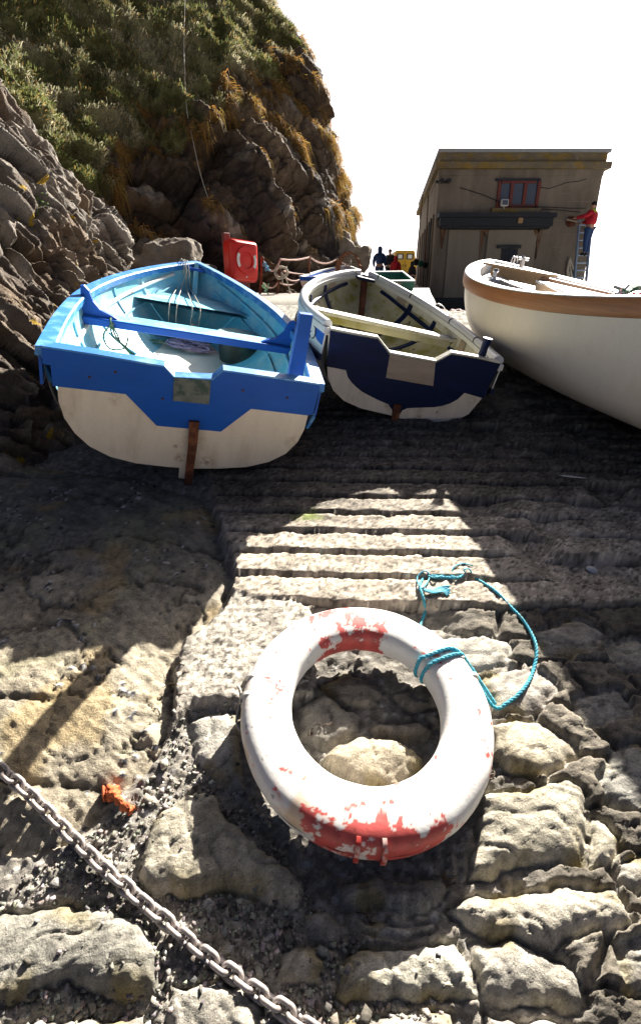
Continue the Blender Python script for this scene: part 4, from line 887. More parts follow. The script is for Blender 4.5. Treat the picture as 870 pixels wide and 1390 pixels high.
for j, (dx, ex, ey) in enumerate(((0, 232, 440), (.03, 258, 452), (.055, 268, 448), (.02, 240, 446))):
    e = B.lz(ex, ey, .14); s0 = Vector((xb.x + dx, B.L * .955 - .03 * j, B.sheer(.95) + .03))
    wlines.append([B.Mw @ v for v in (s0 + Vector((-.05, .06, -.12)), s0 + Vector((-.02, .04, 0)), s0 + Vector((.0, -.05, .004)), s0 + Vector((.02, -.10, -.10)), s0.lerp(e, .3) + Vector((0, 0, -.05)), Vector((e.x, .70 * B.L - .03, .445)), Vector((e.x, .70 * B.L - .07, .3)), e)])
rope('mooring_line', wlines, .0042, 'ropewhite', 'thin off white mooring line draped over the bow of the blue boat', laid=False)
c = B.lz(322, 488, .13)
tub = empty('bait_tub', Bw(c.x, c.y, .117), 'round dark green tub standing under the thwart of the blue boat', 'tub', rot=B.Rm.to_quaternion())
MB().lathe([(0, 0), (.15, 0), (.185, .20), (.20, .20), (.20, .215), (.18, .215), (.145, .012), (0, .012)], n=32).build('tub_body', 'rubber', tub, True, world=False)
MB().lathe([(0, .222), (.195, .218), (.2, .224), (.19, .232), (.05, .24), (0, .24)], n=32).build('tub_lid', mat('pale_green_lid', (.22, .42, .42), .5, var=.3, vscale=9), tub, True, world=False)
def Nw(p): return NV.Mw @ Vector(p)
e1, e2, e3 = NV.Mi @ at(481, 373, 5.75), NV.Mi @ at(512, 378, 5.6), NV.Mi @ at(495, 402, 5.2)
rope('bow_line', [[Nw(e1 + Vector((-.03, .1, .02))), Nw(e1 + Vector((0, 0, .05))), Nw(NV.lz(486, 388, .5)), Nw(NV.lz(493, 402, .35)), Nw(NV.lz(500, 412, .2))], [Nw(NV.lz(478, 398, .45)), Nw(NV.lz(488, 402, .42)), Nw(NV.lz(500, 401, .40))]], .006, 'ropewhite', 'off white line hanging inside the bow of the navy boat', laid=False)
rope('bow_line', [[Nw(e2 + Vector((.02, .05, .03))), Nw(e2 + Vector((0, -.03, .04))), Nw(NV.lz(508, 390, .5)), Nw(NV.lz(503, 405, .35)), Nw(NV.lz(498, 416, .15))]], .006, 'ropelime', 'pale green line hanging inside the bow of the navy boat', laid=False)
# net pile and red bag on the white boat
def lump(name, p, size, m, label, cat, seed, amp=.25):
    n, mm = 48, 30; th_ = np.linspace(0, math.pi, mm)[:, None]; ph_ = np.linspace(0, 2 * math.pi, n)[None, :]
    D = np.stack([np.sin(th_) * np.cos(ph_), np.sin(th_) * np.sin(ph_), np.cos(th_) + 0 * ph_], -1).reshape(-1, 3)
    q = D * (1 + amp * ridge(D * 1.6 + seed, 4))[:, None] * np.array(size) + np.array(p)
    return tag(bigmesh(name, q, gridfaces(mm, n), m), label, cat)
lump('net_heap', at(884, 402, 3.15), (.13, .16, .062), 'ropegreen', 'dark green net heaped on the deck of the white boat', 'fishing net', 4)
lump('buoy_bag', at(876, 401, 2.9), (.075, .06, .02), 'red', 'crumpled red bag beside the green net on the white boat', 'bag', 6)
# ------------------------------------------------------------------ life ring
RC = Vector((.136, 1.096, .2 + (1.096 - 1.08) * .176 + .035 + .052)); RR = rotm(0, .22, .048)
lr = empty('life_ring', RC, 'large white life ring with flaking red paint lying on the stones', 'life ring', rot=RR.to_quaternion())
nu, nv = 520, 130; U, V_ = np.meshgrid(np.linspace(0, 2 * np.pi, nu), np.linspace(0, 2 * np.pi, nv), indexing='ij'); U = U.ravel(); V_ = V_.ravel()
V_ = V_ - .16 * np.sin(4 * V_) * 0 
def sg(x, e): return np.sign(x) * np.abs(x) ** e
Ro, Ri, Hh = .370, .223, .104; a_ = (Ro - Ri) / 2; rc = (Ro + Ri) / 2
dent = 1 + .010 * noise(np.stack([np.cos(U) * 3, np.sin(U) * 3, V_ * .5], -1))
def rp(u, v, e=0.): return np.stack([(rc + (a_ + e) * sg(np.cos(v), .64)) * np.cos(u), (rc + (a_ + e) * sg(np.cos(v), .64)) * np.sin(u), (Hh / 2 + e) * sg(np.sin(v), .70)], -1)
q = rp(U, V_, -.0) * dent[:, None]
deg = np.degrees(U) % 360
noi = fbm(q * 26, 5, .62); lo = fbm(q * 9 + 4, 3)
def win(c0, c1, sft): m = (c0 + c1) / 2; hw = (c1 - c0) / 2; return sstep(hw + sft, hw - sft, np.abs((deg - m + 180) % 360 - 180))
inner = sstep(-.2, .75, -np.cos(V_)); outer = sstep(-.1, .7, np.cos(V_))
red1 = win(72, 128, 8) * (.42 + .62 * inner) ; red2 = win(240, 304, 9) * (.18 + .88 * outer)
red3 = win(112, 140, 10) * .28; red4 = win(30, 60, 5) * .0
rm = np.maximum.reduce([red1, red2, red3]) * .72 + noi * .60 + lo * .44 + .22 * fbm(q * 70, 2)
redm = sstep(.56, .60, rm)[:, None]; pink = sstep(.28, .60, rm)[:, None] * .42
och = (sstep(.15, .6, fbm(q * 7 + 30, 4)) * (win(215, 330, 15) * .7 + win(100, 150, 10) * .8 + win(150, 235, 10) * sstep(.3, 1, np.cos(V_)) * .8 + .12))[:, None]
dirt = (sstep(.1, .6, fbm(q * 14 + 50, 4)) * sstep(.25, -.6, np.sin(V_) * 1.0 + .35) )[:, None] * .8
cw = np.array([.80, .79, .76]) * np.ones((len(q), 1)); cw = cw * (1 - och * .6) + np.array([.62, .38, .16]) * och * .6
cw = cw * (1 - pink) + np.array([.75, .36, .28]) * pink; cw = cw * (1 - redm) + np.array([.52, .085, .075]) * (1 + .3 * noi[:, None]) * redm
cw = cw * (1 - dirt * .6) + np.array([.30, .19, .10]) * dirt * .6
speck = (fbm(q * 60 + 9, 2) > .82)[:, None] * 1.; cw = cw * (1 - speck * .5)
M['ring'] = mat('worn_life_ring_paint', attr='col', rough=.5, var=.05, vscale=30, bump=.35, bscale=50, bdist=.003, spots=((.32, .22, .14), 60, .74))
bigmesh('ring_body', q, gridfaces(nu, nv), 'ring', cw, parent=lr)
def lug(dg, w=.014):
    u = R(dg); mb = MB(); rows = []
    for k in range(13):
        v = -.9 + 1.9 * k / 12; e = .009 * math.sin(math.pi * k / 12) ** .5 + .001; rr = []
        for s_, ee in ((-1, -.01), (-.8, e), (.8, e), (1, -.01)):
            rr.append(Vector(rp(np.array([u + s_ * w / 2 / Ro]), np.array([v]), ee)[0]))
        rows.append(rr)
    mb.grid(rows); return mb
M['lugred'] = mat('lug_paint', (.62, .42, .38), .5, col2=(.46, .04, .03), c2s=25, c2t=(.45, .55)); M['lugwhite'] = mat('lug_white_paint', (.76, .74, .68), .5, col2=(.5, .35, .2), c2s=12, c2t=(.5, .8))
for dg in (262, 272): lug(dg).build('rope_lug', 'lugred', lr, True, world=False)
for dg in (168, 178, 27, 16): lug(dg).build('rope_lug', 'lugwhite', lr, True, world=False)
def rw(dg, v, e=.006): return lr.matrix_basis @ Vector(rp(np.array([R(dg)]), np.array([v]), e)[0])
strands(MB(), smoothpath([rw(180, .1, .004), rw(176, .35, .012), rw(173, .2, .022), rw(171, -.1, .02), rw(168, .1, .006), rw(184, -.2, .015), rw(190, -.3, .004)], 6), .0045).build('grab_line', 'ropewhite', lr, 2)
# teal twine tied round the ring
def S_(px, py, up=.006): return onslip(px, py, up)
tw = [[rw(38, 3.9, .003), rw(38, 3.2, .004), rw(38.5, 2.4, .005), rw(36, 1.8, .005), rw(33, 1.2, .005), rw(29, .6, .006), rw(25, .15, .008), S_(668, 958, .03), S_(690, 953), S_(711, 934), S_(724, 908), S_(727, 876), S_(712, 845), S_(692, 823), S_(672, 802), S_(652, 789), S_(634, 780, .012), S_(622, 784, .01), S_(605, 784, .01), S_(588, 782), S_(578, 782), S_(570, 794, .012), S_(574, 812), S_(577, 828), S_(573, 842), S_(569, 851)],
      [rw(31.5, 3.9, .003), rw(31, 3.2, .004), rw(30.5, 2.3, .005), rw(29.5, 1.6, .005), rw(28, .9, .006), rw(25.5, .3, .008), S_(672, 956, .035)]]
rope('tether_rope', tw, .0062, 'teal', 'teal blue twine tied round the life ring and looping over the stones', sm=7)
kn = [[S_(634, 779, .016), S_(629, 774, .022), S_(636, 772, .014), S_(640, 780, .014), S_(632, 786, .02), S_(627, 780, .014)], [S_(622, 785, .016), S_(606, 780, .016), S_(590, 784, .016), S_(580, 781, .01)],
      [S_(612, 781, .006), S_(616, 770, .006), S_(628, 765, .006), S_(642, 768, .006)], [S_(569, 796, .02), S_(566, 784, .014), S_(576, 775, .01), S_(583, 782, .014), S_(576, 796, .02), S_(568, 800, .01)]]
for k in range(9): kn.append([S_(571, 799, .012), S_(585, 800 + k * .6, .012 + .001 * k), S_(600, 800 + (k - 4) * .9, .008), S_(611 - (k % 3) * 2, 802 + (k - 4) * 1.6, .006)])
rope('twine_knot', kn, .0032, 'teal', 'frayed teal knot and tassel at the far end of the twine', 'rope', laid=False, sm=5)
tw_ = [S_(572, 802, .012), S_(580, 812, .012), S_(594, 826, .006)]
tag(MB().tube(smoothpath(tw_, 4), [.004] * 8 + [.002], 6).build('twig', 'wood', smooth=True), 'thin brown twig lying through the teal knot', 'twig')
# ------------------------------------------------------------------ chain
ch = empty('mooring_chain', onslip(150, 1165), 'heavy galvanised chain running diagonally across the lower left corner', 'chain')
path = smoothpath([onslip(px, py, up) for px, py, up in ((-110, 960, .02), (-50, 990, .02), (0, 1042, .018), (45, 1082, .02), (90, 1128, .022), (135, 1172, .026), (180, 1212, .026), (225, 1250, .024), (275, 1292, .02), (340, 1340, .02), (420, 1395, .015), (500, 1450, .015))], 40)
LL = [0]
for i in range(1, len(path)): LL.append(LL[-1] + (path[i] - path[i - 1]).length)
def onpath(s_):
    for j in range(len(LL) - 1):
        if LL[j + 1] >= s_: return path[j].lerp(path[j + 1], (s_ - LL[j]) / max(1e-9, LL[j + 1] - LL[j]))
    return path[-1]
pitch, wr = .0375 * .82, .0068
mb = MB(); lk = []
for i in range(28):
    u = 2 * math.pi * i / 28; x = .0155 * math.cos(u); y = .0115 * math.copysign(1, math.sin(u)) * (abs(math.sin(u)) > 1e-6) + .0155 * math.sin(u); lk.append(Vector((x, y, 0)))
lk.append(lk[0]); mb.tube(lk, wr, 8, caps=False); lme = mb.build('link', 'galv', None, 2, world=False)
s_ = .0; k = 0; link0 = lme; rs = np.random.RandomState(5)
while s_ + pitch < LL[-1]:
    a, b = onpath(s_), onpath(s_ + pitch); d = (b - a).normalized(); u = Vector((0, 0, 1)); r_ = d.cross(u).normalized(); n_ = r_.cross(d)
    ang = (R(38) if k % 2 else R(-52)) + rs.uniform(-.2, .2); rx = r_ * math.cos(ang) + n_ * math.sin(ang); nz = rx.cross(d)
    o = link0 if k == 0 else link0.copy()
    if k: COL.objects.link(o)
    Mx = Matrix((rx, d, nz)).transposed().to_4x4(); Mx.translation = (a + b) / 2
    o.parent = ch; o.matrix_basis = ch.matrix_basis.inverted() @ Mx @ Matrix.Scale(.82, 4)
    s_ += pitch; k += 1
# ------------------------------------------------------------------ small finds on the ground
c = onslip(158, 1085, .01)
mb = MB(); rows = []
pa = smoothpath([onslip(140, 1078, .018), onslip(152, 1076, .022), onslip(163, 1088, .016), onslip(180, 1102, .01)], 6)
rad = [.018 + .004 * math.sin(i * 1.9) if i < 9 else .010 + .003 * math.sin(i * 2.3) for i in range(len(pa))]
mb.tube(pa, rad, 14); o = mb.build('plastic_scrap', 'orange', smooth=True); tag(o, 'crumpled orange plastic scrap on the gravel above the chain', 'litter')
o.modifiers.new('s', 'SUBSURF').render_levels = 2; tx = bpy.data.textures.new('crumple', 'CLOUDS'); tx.noise_scale = .012; dm = o.modifiers.new('d', 'DISPLACE'); dm.texture = tx; dm.strength = .012
c = onslip(803, 773, .006); tag(MB().lathe([(0, .012), (.012, .010), (.022, .004), (.026, -.002), (.02, -.004), (0, .004)], c, 16, Euler((.3, .2, 0)).to_matrix(), 1, .75).build('shell', 'shell', smooth=True), 'small white limpet shell in the shadow at the right', 'shell')
c = onslip(757, 645, .01); tag(MB().lathe([(0, 0), (.012, .03), (.016, .07), (.009, .12), (0, .15)], c, 10, Euler((R(85), .1, R(55))).to_matrix(), 1, .25).build('feather', 'shell', smooth=True), 'pale feather lying in the dark below the navy boat', 'feather')
wd = MB(); rs = np.random.RandomState(12)
for px, py, n in ((241, 900, 9), (238, 930, 8), (428, 985, 5), (500, 1252, 5), (560, 828, 4), (660, 1048, 5), (600, 1190, 5)):
    for j in range(n):
        p = onslip(px + rs.uniform(-10, 10), py + rs.uniform(-16, 16), .003); a = rs.uniform(0, 6.3); L_ = rs.uniform(.015, .045)
        wd.tube([p, p + Vector((math.cos(a) * L_ * .5, math.sin(a) * L_ * .5, rs.uniform(0, .003))), p + Vector((math.cos(a + .5) * L_, math.sin(a + .5) * L_, .0))], [.0012, .0018, .0008], 5)
tag(wd.build('seaweed', 'weed', smooth=True), 'dry brown strands of seaweed caught in the cracks between stones', 'seaweed', kind='stuff')
# ------------------------------------------------------------------ life ring cabinet and posts
cc_ = at(328, 354.5, 8.6); yaw = R(46); Rz = Euler((R(-2), R(3), yaw)).to_matrix()
pm = empty('wooden_post', at(311, 400, 8.75), 'dark maroon wooden post carrying the red life ring cabinet', 'post')
e0 = at(310, 327, 8.72); MB().box(at(310, 366, 8.72), (.12, .08, 1.1), Euler((0, R(-1), yaw)), bev=.008).build('post', 'oldwood', pm)
MB().box(cc_ + Rz @ Vector((.1, .16, -.42)), (.34, .03, .5), Rz, bev=.005).build('backboard', 'oldwood', pm)
cab = empty('life_ring_cabinet', cc_ - Vector((0, 0, .3)), 'bright red life ring cabinet with white ring emblem on a maroon post', 'life ring cabinet')
def cbx(l): return cc_ + Rz @ Vector(l)
def rr(w, h, r, n=6):
    o = []
    for cx, cy, a0 in ((w - r, h - r, 0), (-w + r, h - r, 90), (-w + r, -h + r, 180), (w - r, -h + r, 270)):
        for i in range(n + 1): a = R(a0 + 90 * i / n); o.append((cx + r * math.cos(a), cy + r * math.sin(a)))
    return o
rows = []
for y, w, h in ((.11, .25, .28), (.11, .265, .295), (-.02, .272, .305), (-.02, .282, .315), (-.045, .282, .315), (-.045, .27, .302), (-.10, .252, .284), (-.125, .22, .255)):
    rows.append([cbx((a, y, b)) for a, b in rr(w, h, .06)])
mb = MB().grid(rows, True); n = len(rows[0]); mb.f += [tuple(range(n)), tuple(range(len(rows) * n - n, len(rows) * n))[::-1]]; cs = mb.build('case', 'red', cab, True)
def ringrel(r0, r1, a0, a1, y0, y1, m, nm):
    rows = []; k = 28
    for i in range(k + 1):
        a = R(a0 + (a1 - a0) * i / k); rows.append([cbx((r * math.cos(a), y, r * math.sin(a))) for r, y in ((r0, y1), (r0 + .008, y0), (r1 - .008, y0), (r1, y1))])
    mb = MB().grid(rows); mb.f += [(0, 1, 2, 3), (k * 4 + 3, k * 4 + 2, k * 4 + 1, k * 4)] if abs(a1 - a0) < 359 else []; return mb.build(nm, m, cab, True)
ringrel(.115, .215, 0, 360, -.145, -.12, 'red', 'ring_moulding'); ringrel(.145, .205, 150, 215, -.152, -.14, 'white', 'ring_emblem'); ringrel(.145, .205, -35, 30, -.152, -.14, 'white', 'ring_emblem')
MB().lathe([(0, 0), (.018, 0), (.015, .01), (0, .012)], cbx((0, -.118, -.245)), 12, Rz @ Matrix.Rotation(math.pi / 2, 3, 'X')).build('latch', 'steel', cab, True)
posts = [(356, 351, 410, 8.9), (379, 366, 412, 9.1), (420, 349, 392, 10.6), (457, 352, 388, 11.8)]
tops = []
plab = ['rusty iron fence post tied with blue and green twine, nearest the red cabinet', 'rusty iron fence post carrying the coil of pale rope', 'rusty iron fence post between the rope coil and the small boat', 'farthest rusty iron fence post behind the small distant boat']
for (px, py0, py1, F), lb in zip(posts, plab):
    t_, b_ = at(px, py0, F), at(px - 3, py1, F); b_.z = float(G(b_.x, b_.y)) - .05
    e = empty('fence_post', b_, lb, 'fence post', 'iron posts of the rope fence'); MB().tube([b_, b_.lerp(t_, .5) + Vector((.01, 0, 0)), t_], .022, 8).build('stake', 'rust', e, True); MB().lathe([(.03, -.012), (.034, 0), (.03, .012), (.02, .012), (.02, -.012), (.03, -.012)], t_, 10, Euler((R(80), 0, 0)).to_matrix()).build('rope_eye', 'rust', e, True); tops.append((t_, b_))
def swag(a, b, sag): return [a, a.lerp(b, .25) - Vector((0, 0, sag * .75)), a.lerp(b, .5) - Vector((0, 0, sag)), a.lerp(b, .75) - Vector((0, 0, sag * .75)), b]
T0, T1, T2, T3 = [t for t, b in tops]; m_ = at(381, 352, 9.1)
rope('fence_rope', [swag(T0, m_, .19), swag(m_, T2, .03), swag(T2, T3, .10), swag(T3, at(475, 362, 12.2), .02)], .017, 'ropepink', 'upper pale pink rope slung along the tops of the fence posts', group='ropes of the rope fence')
l0, l1, l2 = at(357, 384, 8.9), at(378, 383, 9.1), at(405, 382, 10.2)
rope('fence_rope', [swag(l0, l1, .09), swag(l1, l2, .06), [at(385, 368, 9.1), at(398, 371, 9.8), at(415, 373, 10.4)], swag(at(386, 376, 9.1), at(408, 379, 10.2), .05)], .015, 'ropepink', 'lower pale pink rope slung between the first fence posts', group='ropes of the rope fence')
rs = np.random.RandomState(2); cn = at(382, 369, 9.05); coil = []
for j in range(5): coil.append([cn + Vector((.10 * math.cos(u + j) + rs.uniform(-.03, .03), .05 * math.sin(u * 1.3), .10 * math.sin(u + j) + rs.uniform(-.03, .03))) for u in [i * .8 for i in range(9)]])
coil.append([cn, at(391, 385, 9.05), at(394, 406, 9.05)]); coil.append([cn, at(384, 385, 9.05), at(383, 382, 9.05)])
rope('rope_coil', coil, .010, 'ropewhite', 'tangled coil of pale rope hanging on the second fence post', laid=False)
for m2, px, py, nm in (('ropeblue', 358, 356, 'bright blue twine knotted at the top of the nearest fence post'), ('ropelime', 357, 386, 'light green twine wound low round the nearest fence post')):
    c0 = at(px, py, 8.85); pt = [[c0 + Vector((.035 * math.cos(u) + u * .006, .035 * math.sin(u), -.012 * u + rs.uniform(-.02, .02))) for u in [i * .9 for i in range(14)]], [c0, c0 + Vector((.06, 0, -.07)), c0 + Vector((.10, 0, -.14 if m2 == 'ropeblue' else .02))]]
    rope('twine_lashing', pt, .010, m2, nm, 'twine', laid=False)
# rope hanging down the cliff face
hr = smoothpath([at(252, -30, 13.6), at(251, 20, 13.1), at(250, 60, 12.3), at(251, 100, 11.6), at(254, 150, 10.9), at(262, 190, 10.6), at(272, 235, 10.2), at(285, 275, 9.9), at(300, 310, 9.8)], 5)
rope('cliff_rope', [hr], .008, 'ropewhite', 'long thin pale rope hanging down the grassy cliff', laid=False)
# ------------------------------------------------------------------ lobster pot, fish bin, platform
pc = at(474, 373, 10.9); lpz = empty('lobster_pot', pc, 'round barred lobster pot sitting on the small distant boat', 'lobster pot')
hoop = MB(); bars = MB(); net = MB()
for i in range(6):
    u = i / 5; x = -.2 + .4 * u
    hoop.tube([pc + Vector((x * .2 + .24 * math.cos(a), x, .04 + .38 * math.sin(a))) for a in [math.pi * k / 14 for k in range(15)]], .013, 6)
for k in range(9):
    a = math.pi * k / 8; bars.tube([pc + Vector((-.04 + .24 * math.cos(a), -.2, .04 + .38 * math.sin(a))), pc + Vector((.04 + .24 * math.cos(a), .2, .04 + .38 * math.sin(a)))], .010, 5)
for k in range(11):
    x = -.22 + .44 * k / 10; zt = .38 * math.sqrt(max(0, 1 - (x / .24) ** 2)); net.tube([pc + Vector((x - .04, -.2, .03)), pc + Vector((x - .04, -.2, .05 + zt))], .005, 4)
    if k < 8: z = .05 * k + .03; w_ = .24 * math.sqrt(max(0, 1 - ((z - .04) / .38) ** 2)); net.tube([pc + Vector((-w_ - .04, -.2, z)), pc + Vector((w_ - .04, -.2, z))], .005, 4)
hoop.build('hoop', 'rust', lpz, True); bars.build('slat', 'wood', lpz, True); net.build('netting', 'weed', lpz, True)
MB().box(pc + Vector((0, 0, .015)), (.52, .46, .03), bev=.004).build('base', 'wood', lpz)
# bin: rim corners
b0, b1 = at(519, 382.5, 8.9), at(562.5, 382, 8.9); d_ = Vector((0, 1.05, .185)); zd = Vector((.0, -.02, -.30))
bn = empty('fish_bin', (b0 + b1) / 2 + zd, 'open green fish bin with white rim beyond the navy boat', 'bin')
top = [b0, b1, b1 + d_ * 1.05 + Vector((-.04, 0, 0)), b0 + d_ * 1.05 + Vector((-.10, 0, 0))]; bot = [p + zd + ((b0 + b1) / 2 + d_ / 2 - p) * .10 for p in top]
inn = [p + (((b0 + b1) / 2 + d_ / 2) - p) * .08 for p in top]; inb = [p + zd * .9 for p in inn]
MB().add(bot + top, [(0, 1, 2, 3), (0, 1, 5, 4), (1, 2, 6, 5), (2, 3, 7, 6), (3, 0, 4, 7)]).build('outer_shell', 'green', bn)
MB().add(inb + inn, [(0, 1, 2, 3), (0, 1, 5, 4), (1, 2, 6, 5), (2, 3, 7, 6), (3, 0, 4, 7)]).build('inner_shell', 'green', bn)
up_ = Vector((0, 0, .02)); rm_ = MB(); ot = [p + (p - ((b0 + b1) / 2 + d_ / 2)) * .03 for p in top]
rm_.add([p for p in ot] + [p for p in inn] + [p + up_ for p in ot] + [p + up_ for p in inn], [f for i in range(4) for f in ((i + 8, (i + 1) % 4 + 8, (i + 1) % 4 + 12, i + 12), (i, (i + 1) % 4, (i + 1) % 4 + 8, i + 8), (i + 4, (i + 1) % 4 + 4, (i + 1) % 4 + 12, i + 12), (i, (i + 1) % 4, (i + 1) % 4 + 4, i + 4))]).build('rim', 'white', bn)
lf = b0.lerp(b1, .10) + Vector((0, -.006, -.02)); MB().prism([lf, b0.lerp(b1, .58) + Vector((0, -.006, -.02)), b0.lerp(b1, .58) + Vector((0, -.006, -.075)), lf + Vector((0, 0, -.055))], (0, .004, 0)).build('paper_label', 'paleply', bn)
# platform of grey sheet beside the bin
p = [at(548, 422, 6.9), at(593, 424, 6.9), at(582, 391, 9.2), at(545, 391, 9.2)]
pf = empty('loading_platform', (p[0] + p[1]) / 2 - Vector((0, 0, .3)), 'pale grey sloping platform between the navy boat and the building', 'platform')
MB().prism(p, (0, 0, -.06)).build('deck_sheet', 'greypanel', pf)
for i in (0, 1, 2, 3): q_ = p[i] + (sum(p, Vector()) / 4 - p[i]) * .1; MB().beam(q_ - Vector((0, 0, .05)), Vector((q_.x, q_.y, float(G(q_.x, q_.y)) - .12)), .06, .06, (0, 1, 0)).build('leg', 'greypanel', pf)
# red net and dark hose by the building
lump('net_heap', at(617, 440, 7.2), (.22, .2, .13), 'oldwood', 'small reddish net heap behind the navy boat beside the white bow', 'fishing net', 9, .35)
hs = [at(588, 422, 7.5), at(594, 414, 7.6), at(602, 420, 7.6), at(600, 430, 7.4), at(592, 430, 7.4), at(590, 421, 7.5), at(598, 416, 7.6), at(604, 426, 7.5)]
rope('hose_coil', [hs], .025, 'black', 'black hose coil on the ground right of the grey platform', 'hose', laid=False)
# ------------------------------------------------------------------ building
FB_ = 18.0
def bx(px, py=240, F=FB_): return at(px, py, F).x
def bz(py, F=FB_, px=700): return at(px, py, F).z
XL, XR = bx(596, 235), bx(817, 240); ZT = bz(203); ZG = .35
bd = empty('harbour_building', ((XL + XR) / 2, FB_, ZG), 'old flat roofed grey rendered winch house on the right, above the slip', 'building')
SK = 1.20; DP = 9.5                                   # the side wall runs back at a slant
def foot(e): return [(XL - e, FB_ - e), (XR + e, FB_ - e), (XR + e + SK * .4, FB_ + DP + e), (XL - e + SK, FB_ + DP + e)]
def slab(e, z0, z1, nm, m, parent=bd):
    f = foot(e); return MB().prism([Vector((a, b, z0)) for a, b in f], (0, 0, z1 - z0)).build(nm, m, parent)
slab(0, ZG + .0, bz(226), 'wall', 'concrete'); slab(.05, ZG - .3, bz(404), 'plinth', 'dark')
slab(.02, bz(238.5), bz(230), 'frieze', 'concrete'); slab(.16, bz(230) + .002, bz(221), 'cornice', 'lichen'); slab(.03, bz(221) + .002, bz(207.5), 'parapet', 'lichen'); rf = slab(.10, bz(207.5) + .002, bz(202.5), 'roof_slab', 'slate')
def fbox(px0, px1, py0, py1, y0, y1, nm, m, parent=bd, bev=.0):
    pm_ = (py0 + py1) / 2; x0, x1 = bx(px0, pm_), bx(px1, pm_); z0, z1 = bz(py1), bz(py0)
    return MB().box(((x0 + x1) / 2, FB_ - (y0 + y1) / 2, (z0 + z1) / 2), (x1 - x0, y1 - y0, z1 - z0), bev=bev).build(nm, m, parent)
# canopy beam in dark paint
fbox(592, 748, 291, 297, .0, .42, 'canopy_slab', 'darkpaint'); fbox(594, 744, 297.2, 308.5, .0, .34, 'canopy_beam', 'darkpaint'); fbox(597, 741, 308.7, 311.5, .0, .26, 'canopy_moulding', 'darkpaint')
fbox(697, 703, 298, 305, .345, .40, 'lamp_bracket', 'wood')
# window
w0, w1, wt, wb_ = 674, 731, 246, 283
fw = fbox(w0, w1, wt, wb_, -.02, .004, 'window', 'glass')
for a, b, c_, d2 in ((w0, w0 + 4, wt, wb_), (w1 - 4, w1, wt, wb_), (w0 + 4.2, w1 - 4.2, wt, wt + 3), (w0 + 4.2, w1 - 4.2, wb_ - 5, wb_), (w0 + 17, w0 + 21, wt + 3.1, wb_ - 5.1), (w0 + 35, w0 + 39.5, wt + 3.1, wb_ - 5.1)):
    fbox(a, b, c_, d2, .006, .06, 'window_frame', 'windowred', fw)
fbox(672, 733, 242.5, 245.8, .002, .05, 'window_lintel', 'darkpaint', fw)
fbox(665, 731, 283.5, 290, .0, .20, 'window_sill', 'lichen', fw, .01)
# lower storey: piers, panel, small window
fbox(605, 649, 312.5, 404, .0, .05, 'render_panel', 'patch'); fbox(657, 722, 312.5, 404, .0, .065, 'render_panel', 'patch')
sw = fbox(678, 700, 338, 362, .067, .085, 'shutter', 'darkpaint'); fbox(673, 705, 333, 337.6, .067, .14, 'shutter_lintel', 'darkpaint', sw)
for px in (683, 688.5, 694): fbox(px, px + .8, 338.5, 361, .086, .092, 'shutter_batten', 'navy', sw)
# rust runs below the canopy
M['stain'] = mat('rust_stained_render', (.13, .055, .025), .9, var=.4, vscale=3, bump=.3, streak=(3, 3, .6), col2=(.2, .15, .11), c2s=4, c2t=(.45, .6))
for px, wd_, L_ in ((597, 7, 26), (651, 5, 50), (728, 6, 40), (655, 8, 10), (722, 9, 9)):
    x0, x1, z1, z0 = bx(px, 315), bx(px + wd_, 315), bz(312), bz(312 + L_); ym = FB_ - .068 - .002 * (px % 3)
    MB().prism([Vector((x0, ym, z1)), Vector((x1, ym, z1)), Vector((x0 + (x1 - x0) * .8, ym, z1 - (z1 - z0) * .5)), Vector((x0 + (x1 - x0) * .55, ym, z0)), Vector((x0 + (x1 - x0) * .3, ym, z1 - (z1 - z0) * .6))], (0, .066, 0)).build('rust_run', 'stain', bd)
# block courses at the right, cracks
for px0, px1, py in ((752, 770, 299), (760, 782, 318), (750, 778, 335), (757, 780, 353), (770, 800, 273), (760, 775, 262)):
    fbox(px0, px1, py, py + .9, -.003, .006, 'exposed_joint', 'patch')
cr_ = [Vector((bx(a, b), FB_ - .004, bz(b))) for a, b in ((731, 254), (745, 256), (757, 252), (768, 248), (785, 246), (795, 243))]
MB().tube(cr_, .012, 5).build('wall_crack', 'dark', bd)
# ribs and hanging gear along the slanted side wall
def side(u, z, o=0.): return Vector((XL + SK * u - o, FB_ + DP * u, z))
for u in (.07, .16, .26, .37, .49, .62, .77): MB().box(side(u, (bz(330) + ZG) / 2 + .5, .03), (.06, .10, bz(290) - ZG), bev=.005).build('side_rib', 'dark' if u in (.16, .37) else 'concrete', bd)
fbox(590, 606, 246, 249, .0, .12, 'wall_bracket', 'dark'); 
for px in (597, 607): MB().lathe([(0, 0), (.07, 0), (.07, .10), (0, .10)], Vector((bx(px, 247), FB_ - .13, bz(247))), 12, Matrix.Rotation(math.pi / 2, 3, 'X')).build('wall_lamp', 'black', bd, True)
e = empty('floodlight', Vector((bx(681, 277), FB_ - .22, bz(278))), 'small white floodlight mounted at the lower left corner of the red window', 'floodlight')
c = Vector((bx(681, 277), FB_ - .22, bz(277))); MB().box(c, (.24, .12, .20), bev=.02).build('lamp_case', 'white', e); MB().box(c + Vector((0, -.065, 0)), (.18, .012, .14)).build('lamp_glass', 'glass', e); MB().beam(c + Vector((0, .05, -.14)), c + Vector((0, .2, -.14)), .03).box(c + Vector((0, .0, -.12)), (.03, .03, .1)).build('lamp_arm', 'greypanel', e)
def wire(pts, lb, r=.012): return rope('wall_cable', [[Vector((bx(a, b), FB_ - o, bz(b))) for a, b, o in pts]], r, 'black', lb, 'cable', 'cables on the building', laid=False)
wire([(624, 255, .02), (650, 264, .1), (676, 276, .2)], 'dark cable sloping from the upper left wall to the floodlight')
